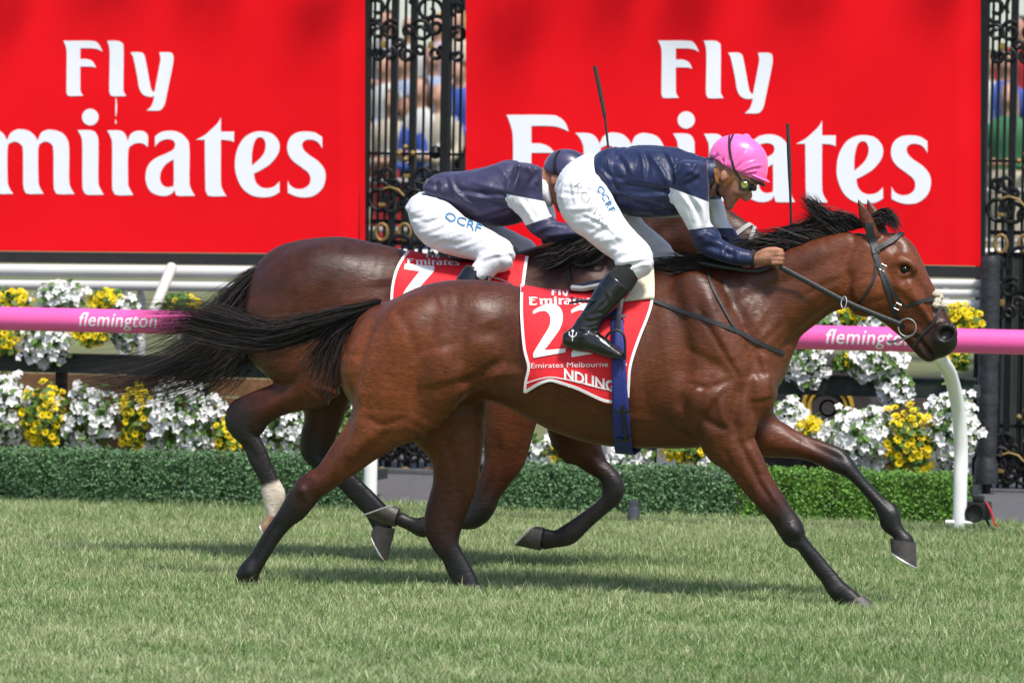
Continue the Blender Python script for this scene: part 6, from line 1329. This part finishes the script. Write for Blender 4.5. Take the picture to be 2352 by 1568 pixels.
def plant(kind, cx, cy, rx, ry, Y, nf, label, droop=0.0):
    S = scale_at(Y); g = np.random.default_rng(int(abs(cx * 7 + cy))); c = at(cx, cy, Y); ax_, az_ = rx / S, ry / S; ay_ = min(ax_, .2)
    base = at(cx, cy + ry * .8, Y); o = empty('flowering_plant', (c[0], Y, base[2]), label, 'flowers', 'white petunia plants' if kind == 'w' else 'yellow marigold plants')
    def surf(n, shell):
        d = g.normal(0, 1, (n, 3)); d[:, 1] = -np.abs(d[:, 1]) * .9; d /= np.linalg.norm(d, axis=1)[:, None]; lump = 1 + .16 * np.sin(d[:, 0] * 7 + cx) * np.cos(d[:, 2] * 6 + cy) + g.normal(0, .06, n)
        p = c + d * np.array([ax_, ay_, az_]) * (shell * lump)[:, None] if hasattr(shell, '__len__') else c + d * np.array([ax_, ay_, az_]) * (shell * lump)[:, None]; return p, d
    nl = int(330 * ax_ * az_ / .035) + 60; p, d = surf(nl, g.uniform(.5, 1.13, nl)); leaves('foliage', M_LEAF, o, p, d + np.array([0, -.4, .3]), .05, int(abs(cx)) + 3)
    # flowers spread by dart throwing so that they crowd without merging
    nf = int(nf * 1.8); ax_ *= 1.08; p, d = surf(nf * 8, np.where(g.random(nf * 8) < .25, g.uniform(.9, 1.28, nf * 8), g.uniform(.78, 1.06, nf * 8))); keep = []
    for i in range(len(p)):
        if len(keep) >= nf: break
        if all(np.linalg.norm(p[i] - p[j]) > (.031 if kind == 'w' else .034) for j in keep): keep.append(i)
    off = Vector(o.location)
    for i in keep:
        f = bpy.data.objects.new('flower', FM[kind][_fc[0] % len(FM[kind])]); _fc[0] += 1; COL.objects.link(f); f.parent = o
        n_ = Vector(d[i]) + Vector((g.normal(0, .3) + .12, -.7, .28 + g.normal(0, .25))); f.rotation_euler = (n_.to_track_quat('Z', 'Y').to_matrix() @ Matrix.Rotation(g.random() * 6.28, 3, 'Z')).to_euler()
        s_ = g.uniform(.68, 1.1); f.scale = (s_, s_, s_); f.location = Vector(p[i]) - off
WHERE = 'white petunias'
L_ = [  # kind, centre px, radii px, depth, flowers, label
 ('w', -75, 945, 60, 70, LY - .02, 26, 'white petunias spilling over the lower left trough at the picture edge'),
 ('w', 22, 948, 62, 80, LY - .02, 52, 'white petunias at the far left of the lower trough'), ('y', 105, 958, 50, 70, LY - .06, 40, 'tall yellow clump between white petunias, leftmost of the lower trough'), ('w', 205, 962, 66, 74, LY - .02, 54, 'white petunias between the two yellow clumps of the lower left trough'),
 ('y', 318, 962, 34, 70, LY - .06, 28, 'narrow yellow clump beside the white post base in the lower left trough'), ('w', 425, 968, 80, 84, LY - .02, 74, 'broad white petunia mound left of the far horse\'s raised hind hock'), ('y', 522, 1004, 26, 46, LY - .06, 14, 'small yellow clump just behind the far horse\'s dark hock'),
 ('w', 668, 990, 68, 80, LY - .02, 56, 'white petunias seen between the far horse\'s hind legs'), ('w', 790, 985, 50, 74, LY, 26, 'white petunias at the right end of the lower left trough'),
 ('w', 1150, 1010, 50, 60, LY, 20, 'white petunias at the left end of the lower right trough'), ('w', 1232, 1042, 38, 38, LY - .04, 18, 'white petunias under the belly, left of the far horse\'s folded knee'), ('y', 1292, 1034, 28, 26, LY - .05, 10, 'yellow clump under the belly above the far horse\'s folded knee'),
 ('w', 1452, 1050, 46, 46, LY - .04, 28, 'white petunias hanging under the blue girth'), ('y', 1575, 1036, 44, 22, LY - .05, 16, 'yellow clump under the nearest horse\'s chest'), ('w', 1642, 1062, 36, 42, LY - .04, 18, 'white petunias behind the nearest horse\'s front elbow'),
 ('w', 1745, 985, 40, 70, LY, 18, 'white petunias behind the nearest horse\'s breast'), ('w', 1806, 972, 44, 52, LY - .02, 32, 'white petunias right beside the nearest horse\'s breast'), ('y', 1872, 996, 34, 34, LY - .06, 24, 'small yellow clump above the reaching foreleg'), ('w', 1978, 1012, 84, 66, LY - .02, 84, 'broad white petunia mound under the nearest horse\'s chin'),
 ('y', 2086, 1018, 54, 72, LY - .06, 44, 'big yellow clump under the muzzle of the nearest horse'), ('w', 2185, 985, 52, 86, LY - .02, 54, 'white petunias behind the curved white rail post'),
 ('y', -20, 690, 46, 24, UY - .03, 12, 'yellow clump cut by the left edge on the raised trough'), ('y', 30, 692, 40, 24, UY - .03, 16, 'yellow clump on the raised left trough just above the pink rail'), ('y', 18, 778, 36, 34, UY - .08, 20, 'yellow clump hanging below the pink rail at the far left'), ('w', 145, 682, 50, 34, UY - .03, 24, 'white petunias standing above the pink rail on the left'),
 ('w', 110, 785, 56, 52, UY - .08, 36, 'white petunias trailing below the left pink rail'), ('y', 250, 690, 36, 24, UY - .03, 16, 'yellow clump above the rail lettering on the left'), ('y', 208, 772, 36, 22, UY - .08, 14, 'yellow clump below the rail lettering on the left'), ('w', 290, 740, 34, 60, UY - .03, 24, 'white petunias behind the left rail lettering'),
 ('y', 420, 700, 40, 22, UY - .02, 8, 'yellow clump hidden behind the far horse\'s tail'), ('w', 500, 770, 60, 50, UY - .03, 24, 'white petunias half hidden behind the far horse\'s tail'), ('w', 640, 770, 60, 50, UY - .02, 10, 'white petunias on the raised trough behind the far horse\'s rump'),
 ('w', 1200, 830, 60, 40, UY, 8, 'white petunias on the raised trough behind the saddlecloths'), ('y', 1500, 830, 60, 36, UY, 8, 'yellow clump on the raised trough behind the nearest horse\'s shoulder'), ('w', 1700, 830, 60, 36, UY, 8, 'white petunias on the raised trough behind the nearest horse\'s neck'),
 ('w', 1850, 838, 46, 44, UY - .08, 22, 'white petunias below the right rail lettering, close to the breast'), ('w', 1900, 735, 46, 26, UY - .02, 18, 'white petunias above the rail in the throat gap'), ('y', 1958, 722, 34, 24, UY - .03, 12, 'yellow clump in the gap under the nearest horse\'s throat'), ('w', 2020, 745, 34, 24, UY - .03, 10, 'white petunias under the rein near the bit'),
 ('w', 2012, 836, 58, 34, UY - .08, 26, 'white petunias below the rail under the lower lip'), ('w', 2060, 895, 34, 40, UY - .1, 14, 'white petunias trailing deepest from the raised right trough'), ('y', 1935, 832, 16, 12, UY - .08, 3, 'single small yellow bloom group below the right rail lettering'), ('y', 2212, 738, 34, 34, UY - .03, 24, 'yellow clump beside the padded post above the rail'), ('y', 2202, 826, 18, 20, UY - .08, 8, 'yellow clump below the rail left of the padded post'),
]
for q in L_: plant(*q)
# ------------------------------------------------------------------ clipped box hedge, plant by plant
def hedge(label, x0, x1, ytop0, ytop1, mt, Y, seed):
    a, b = at(x0, ytop0, Y), at(x1, ytop1, Y); zt = (a[2] + b[2]) / 2; g = np.random.default_rng(seed)
    o = empty('box_hedge_plant', ((a[0] + b[0]) / 2, Y + .12, 0), label, 'hedge', 'clipped box hedge plants'); X0, X1 = a[0] + .004, b[0] - .004; dep = .26
    core = [(X0 + .03, Y + .04, -.01), (X1 - .03, Y + dep - .04, zt - .04)]; MB().box(*core).build('stems', mt, o, smooth=False)
    n1 = int((X1 - X0) * zt * 11000); n2 = int((X1 - X0) * dep * 7000); n3 = int(zt * dep * 6000)
    bul = lambda u: .018 * np.sin(u * 3.14)
    u = g.random(n1); P = np.stack([X0 + (X1 - X0) * u, Y - bul(u) + np.abs(g.normal(0, .022, n1)), zt * g.random(n1)], 1); Nn = np.tile([0, -1., .25], (n1, 1))
    P2 = np.stack([X0 + (X1 - X0) * g.random(n2), Y + dep * g.random(n2), zt + g.normal(0, .012, n2)], 1); N2 = np.tile([0, -.2, 1.], (n2, 1))
    sx = np.where(g.random(n3) < .5, X0, X1); P3 = np.stack([sx + g.normal(0, .008, n3), Y + dep * g.random(n3), zt * g.random(n3)], 1); N3 = np.stack([np.where(sx < (X0 + X1) / 2, -1., 1.), 0 * sx, .2 + 0 * sx], 1)
    leaves('foliage', mt, o, np.vstack([P, P2, P3]), np.vstack([Nn, N2, N3]), .02, seed)
ORD = ('first', 'second', 'third', 'fourth', 'fifth', 'sixth', 'seventh', 'eighth', 'ninth')
xs = [-110, 0, 100, 204, 306, 410, 512, 614, 716, 815]
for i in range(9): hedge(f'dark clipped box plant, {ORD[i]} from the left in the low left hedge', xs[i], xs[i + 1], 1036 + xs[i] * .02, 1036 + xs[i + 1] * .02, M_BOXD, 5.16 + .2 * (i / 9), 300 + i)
xs = [1120, 1260, 1400, 1545, 1690, 1800, 1905, 2010, 2115, 2218]
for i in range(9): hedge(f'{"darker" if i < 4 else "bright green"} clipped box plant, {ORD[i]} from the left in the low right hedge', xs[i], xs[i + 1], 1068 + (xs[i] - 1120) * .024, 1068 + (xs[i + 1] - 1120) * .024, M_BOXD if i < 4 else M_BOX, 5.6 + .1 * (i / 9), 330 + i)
# ------------------------------------------------------------------ small things by the rail
p = ground_at(1456, 1188); st = empty('marker_peg', (at(1456, 1180, 5.1)[0], 5.1, 0), 'short grey peg standing in the grass before the low hedge', 'peg')
q = at(1456, 1160, 5.1); MB().lathe([(.036, -.02), (.036, q[2] - .02), (.028, q[2]), (0, q[2] + .004)], (q[0], 5.1, 0), n=14).build('tube', mat('grey_plastic', (.10, .105, .12), rough=.4), st); MB().lathe([(.03, 0), (.03, .02), (.012, .03)], (q[0], 5.1, q[2]), n=12).build('cap', MATS['grey_plastic'], st)
cx = at(2246, 1172, 5.4); cy_ = 5.4; zz = cx[2]
dc = empty('camera', (cx[0], cy_, 0), 'black remote camera with a red strap on the ground beside the curved rail post', 'camera'); dc.name = 'remote_camera'
MB().box((cx[0] - .07, cy_ - .03, zz - .05), (cx[0] + .075, cy_ + .05, zz + .05)).build('body', M_BLACK, dc, bevel=.012)
MB().box((cx[0] - .03, cy_ - .03, zz + .05), (cx[0] + .035, cy_ + .03, zz + .085)).build('viewfinder', M_BLACK, dc, bevel=.01)
MB().lathe([(.042, 0), (.045, -.03), (.05, -.08), (.055, -.1), (.045, -.1), (.04, -.08), (0, -.075)], (cx[0], cy_ - .03, zz - .005), axis='Y', n=20).build('lens', M_BLACK, dc)
M_STRAP = mat('red_strap', (.45, .012, .02), rough=.6); MB().tube(catmull([(cx[0] + .05, cy_ - .035, zz + .05), (cx[0] + .08, cy_ - .05, zz + .0), (cx[0] + .1, cy_ - .06, zz - .06), (cx[0] + .12, cy_ - .05, .01)], 5), .006, n=6, flat=.003, up=(0, 1, 0)).build('strap', M_STRAP, dc)
for dx in (-.05, .05): MB().tube([(cx[0] + dx, cy_, zz - .05), (cx[0] + dx * 1.6, cy_ - .02, -.005)], .008, n=6).build('tripod_leg', M_BLACK, dc)

# ------------------------------------------------------------------ unseen leaf clumps, added above the frame to cast shade on the boards
for i, (x, y, rx, ry) in enumerate(((60, -190, 90, 60), (330, -230, 120, 70), (560, -215, 70, 110), (820, -190, 90, 40), (1290, -150, 120, 55), (1520, -185, 80, 60), (1690, -215, 70, 60), (1960, -230, 80, 110), (2280, -200, 80, 70))):
    Yg = BY - .5; S = scale_at(Yg); c = at(x, y - 165 - 25 * (i % 3), Yg); g = np.random.default_rng(900 + i); n = 75
    o = empty('shade_clump', tuple(c), f'leaf clump added above the boards to shade them, {ORD[i]} from the left, just out of view', 'foliage', 'added shade clumps above the boards')
    d = g.normal(0, 1, (n, 3)); d /= np.linalg.norm(d, axis=1)[:, None]; P = c + d * np.array([rx / S, .12, ry / S]) * (g.random(n) ** .5)[:, None]; P[:, 0] -= (P[:, 2] - c[2]) * .35
    leaves('foliage', M_LEAF, o, P, d, .07, 950 + i); MB().tube([c + np.array([-rx / S, 0, .1]), c + np.array([0, .05, .0]), c + np.array([rx / S, 0, .1])], .012, n=6).build('stem', M_TIMBER, o)
# ------------------------------------------------------------------ stand and spectators behind the gates
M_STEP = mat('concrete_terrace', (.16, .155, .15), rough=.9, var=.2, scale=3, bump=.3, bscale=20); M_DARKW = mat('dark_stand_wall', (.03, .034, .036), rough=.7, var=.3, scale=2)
CY0 = 27.0; STEPS = [(0, 1.08), (1.0, 1.45), (2.0, 1.85), (3.0, 2.3)]
def stand(label, px0, px1):
    x0, x1 = at(px0, 300, CY0)[0], at(px1, 300, CY0)[0]; gs = empty('grandstand', ((x0 + x1) / 2, CY0, 0), label, 'stand', 'spectator stands')
    for i, (dy, z) in enumerate(STEPS): MB().box((x0, CY0 + dy - .4, -.02 if i == 0 else STEPS[i - 1][1] - .05), (x1, CY0 + dy + .6 if i < 3 else CY0 + 5, z)).build('terrace', M_STEP, gs, smooth=False, bevel=.02)
    MB().box((x0, CY0 + 5.0, 0), (x1, CY0 + 5.3, 8.5)).build('back_wall', M_DARKW, gs, smooth=False)
    for x in (x0 + .3, x1 - .3): MB().box((x - .07, CY0 + 4.7, 2.2), (x + .07, CY0 + 4.84, 8.5)).build('column', M_DARKW, gs, smooth=False)
    for z in (1.45, 1.95): MB().tube([(x0, CY0 - .5, z), (x1, CY0 - .5, z)], .025, n=8).build('handrail', MATS['grey_webbing'], gs)
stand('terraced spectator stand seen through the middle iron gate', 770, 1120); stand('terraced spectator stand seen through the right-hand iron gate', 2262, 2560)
def crowd_meshes():
    "one standing figure: skin, top, trousers, hair, as separate skins of one build (metres, feet at z 0)"
    out = {}
    def B_(rows, k=.05): 
        b = Body(0, .026)
        for st in rows: b.ops.append(('t', catmull(np.array(st, float), 3), k, False))
        return b
    arm = lambda s: [[s * .19, 0, 1.38, .055, .055, 0], [s * .25, -.03, 1.14, .047, .047, 0], [s * .2, -.2, 1.02, .04, .04, 0], [s * .06, -.28, 1.05, .035, .035, 0]]
    torso = [[0, 0, .92, .15, .11, 0], [0, 0, 1.1, .145, .1, 0], [0, -.01, 1.3, .18, .115, 0], [0, 0, 1.42, .15, .09, 0], [0, 0, 1.48, .06, .06, 0]]
    leg = lambda s: [[s * .09, 0, .92, .09, .1, 0], [s * .09, -.01, .5, .062, .065, 0], [s * .09, .01, .1, .045, .048, 0], [s * .09, -.05, .04, .05, .1, 0]]
    head = [[0, 0, 1.45, .05, .055, 0], [0, -.01, 1.56, .062, .07, 0], [0, -.02, 1.62, .075, .092, 0], [0, -.01, 1.70, .07, .085, 0], [0, 0, 1.75, .04, .05, 0]]
    nose = [[0, -.1, 1.62, .014, .016, 0], [0, -.115, 1.6, .012, .014, 0]]
    hand = lambda s: [[s * .12, -.25, 1.03, .036, .036, 0], [s * .02, -.3, 1.05, .034, .03, 0]]
    for nm, rows in (('body', [torso, leg(-1), leg(1), arm(-1), arm(1), head, nose, hand(-1), hand(1)]), ('top', [torso, arm(-1), arm(1)]), ('trousers', [leg(-1), leg(1), [[0, 0, .84, .13, .1, 0], [0, 0, .98, .15, .11, 0]]])):
        b = B_(rows, .04)
        if nm == 'body':
            for o in b.ops[:5]: o[1][:, 3:5] *= .86
        me, v = b.mesh(nm, smooth=1, inflate=.006 if nm != 'body' else 0.); out[nm] = me
    for nm, rows in (('hair', [[[0, .02, 1.66, .072, .085, 0], [0, .01, 1.75, .07, .085, 0]], ]), ('long_hair', [[[0, .01, 1.75, .07, .085, 0], [0, .035, 1.66, .08, .08, 0], [0, .06, 1.5, .085, .05, 0], [0, .07, 1.38, .06, .035, 0]]])):
        me, v = B_(rows).mesh(nm, smooth=1); out[nm] = me
    V = [(.0, .035), (.06, .035), (.075, .02), (.08, 0), (.16, -.01)]
    return out
CM = crowd_meshes()
for m_ in CM.values(): m_.materials.append(None)
CC = dict(white=(.7, .7, .68), blue=(.03, .09, .45), pale=(.35, .42, .6), navy=(.02, .03, .07), lilac=(.5, .4, .5), red=(.55, .02, .03), grey=(.3, .3, .32), denim=(.05, .09, .2), black=(.015, .015, .016), cream=(.6, .52, .4), green=(.04, .2, .08))
CMAT = {k: mat('crowd_' + k, tuple(.62 * q for q in v), rough=.8, var=.1) for k, v in CC.items()}; HAIRM = {k: mat('hair_' + k, v, rough=.6, var=.3) for k, v in dict(brown=(.06, .03, .015), blond=(.4, .26, .09), dark=(.015, .012, .01), grey=(.4, .4, .39)).items()}  # clothing colours dimmed to stand in for shade over the crowd
SK = [mat('skin_a', (.36, .19, .13), rough=.55), mat('skin_b', (.27, .13, .085), rough=.55)]
def spectator(x, y, row, top, bottom, hair, long_, label, rot=0., sc_=1.):
    "x,y px of the head; row of the terrace"
    dy, z = STEPS[row]; Y = CY0 + dy + .1; p = at(x, y, Y); o = empty('person', (p[0], Y, z), label, 'person', 'spectators behind the gates'); o.rotation_euler = (0, 0, rot); zs = (p[2] - z) / 1.63 if row >= 0 else 1; zs = min(max(zs, .86), 1.1); o.scale = (zs, zs, zs)
    for nm, mt in (('body', SK[int(x) % 2]), ('top', CMAT[top]), ('trousers', CMAT[bottom]), ('long_hair' if long_ else 'hair', HAIRM[hair])):
        c = bpy.data.objects.new(nm, CM[nm]); COL.objects.link(c); c.parent = o; c.material_slots[0].link = 'OBJECT'; c.material_slots[0].material = mt
for q in [
 (966, 200, 0, 'white', 'denim', 'brown', True, 'spectator in a white top and jeans seen through the middle gate bars'),
 (928, 150, 1, 'pale', 'lilac', 'grey', False, 'grey haired spectator in a pale blue shirt behind the gate'),
 (994, 140, 1, 'pale', 'black', 'blond', False, 'blond spectator in a pale shirt right of the white top'),
 (1008, 62, 2, 'lilac', 'grey', 'blond', True, 'spectator in lilac high up behind the gate'),
 (888, 52, 2, 'grey', 'black', 'dark', False, 'dark haired spectator in grey at the upper left of the gate'),
 (942, 68, 2, 'white', 'navy', 'grey', False, 'white shirted spectator high up in the middle of the gate'),
 (886, 158, 1, 'white', 'red', 'brown', False, 'spectator in a white shirt behind the left gate bars'),
 (900, 238, 0, 'cream', 'red', 'dark', True, 'spectator in cream and red behind the left gate bars'),
 (935, 250, 0, 'blue', 'black', 'brown', False, 'spectator in bright blue low behind the gate'),
 (1050, 55, 2, 'cream', 'black', 'blond', True, 'fair haired spectator by the gate\'s right post'),
 (1056, 170, 1, 'blue', 'black', 'brown', False, 'spectator in blue by the gate\'s right post'),
 (1012, 225, 0, 'cream', 'grey', 'grey', True, 'spectator in cream to the right of the white top'),
 (2318, 200, 0, 'green', 'cream', 'blond', True, 'fair haired spectator in green behind the right-hand gate'), (2306, 140, 1, 'blue', 'grey', 'brown', False, 'spectator in blue behind the right-hand gate'),
 (2340, 70, 2, 'red', 'black', 'dark', False, 'dark haired spectator in red high behind the right-hand gate'), (2272, 130, 1, 'white', 'navy', 'brown', False, 'white shirted spectator in the slit left of the right-hand gate')]:
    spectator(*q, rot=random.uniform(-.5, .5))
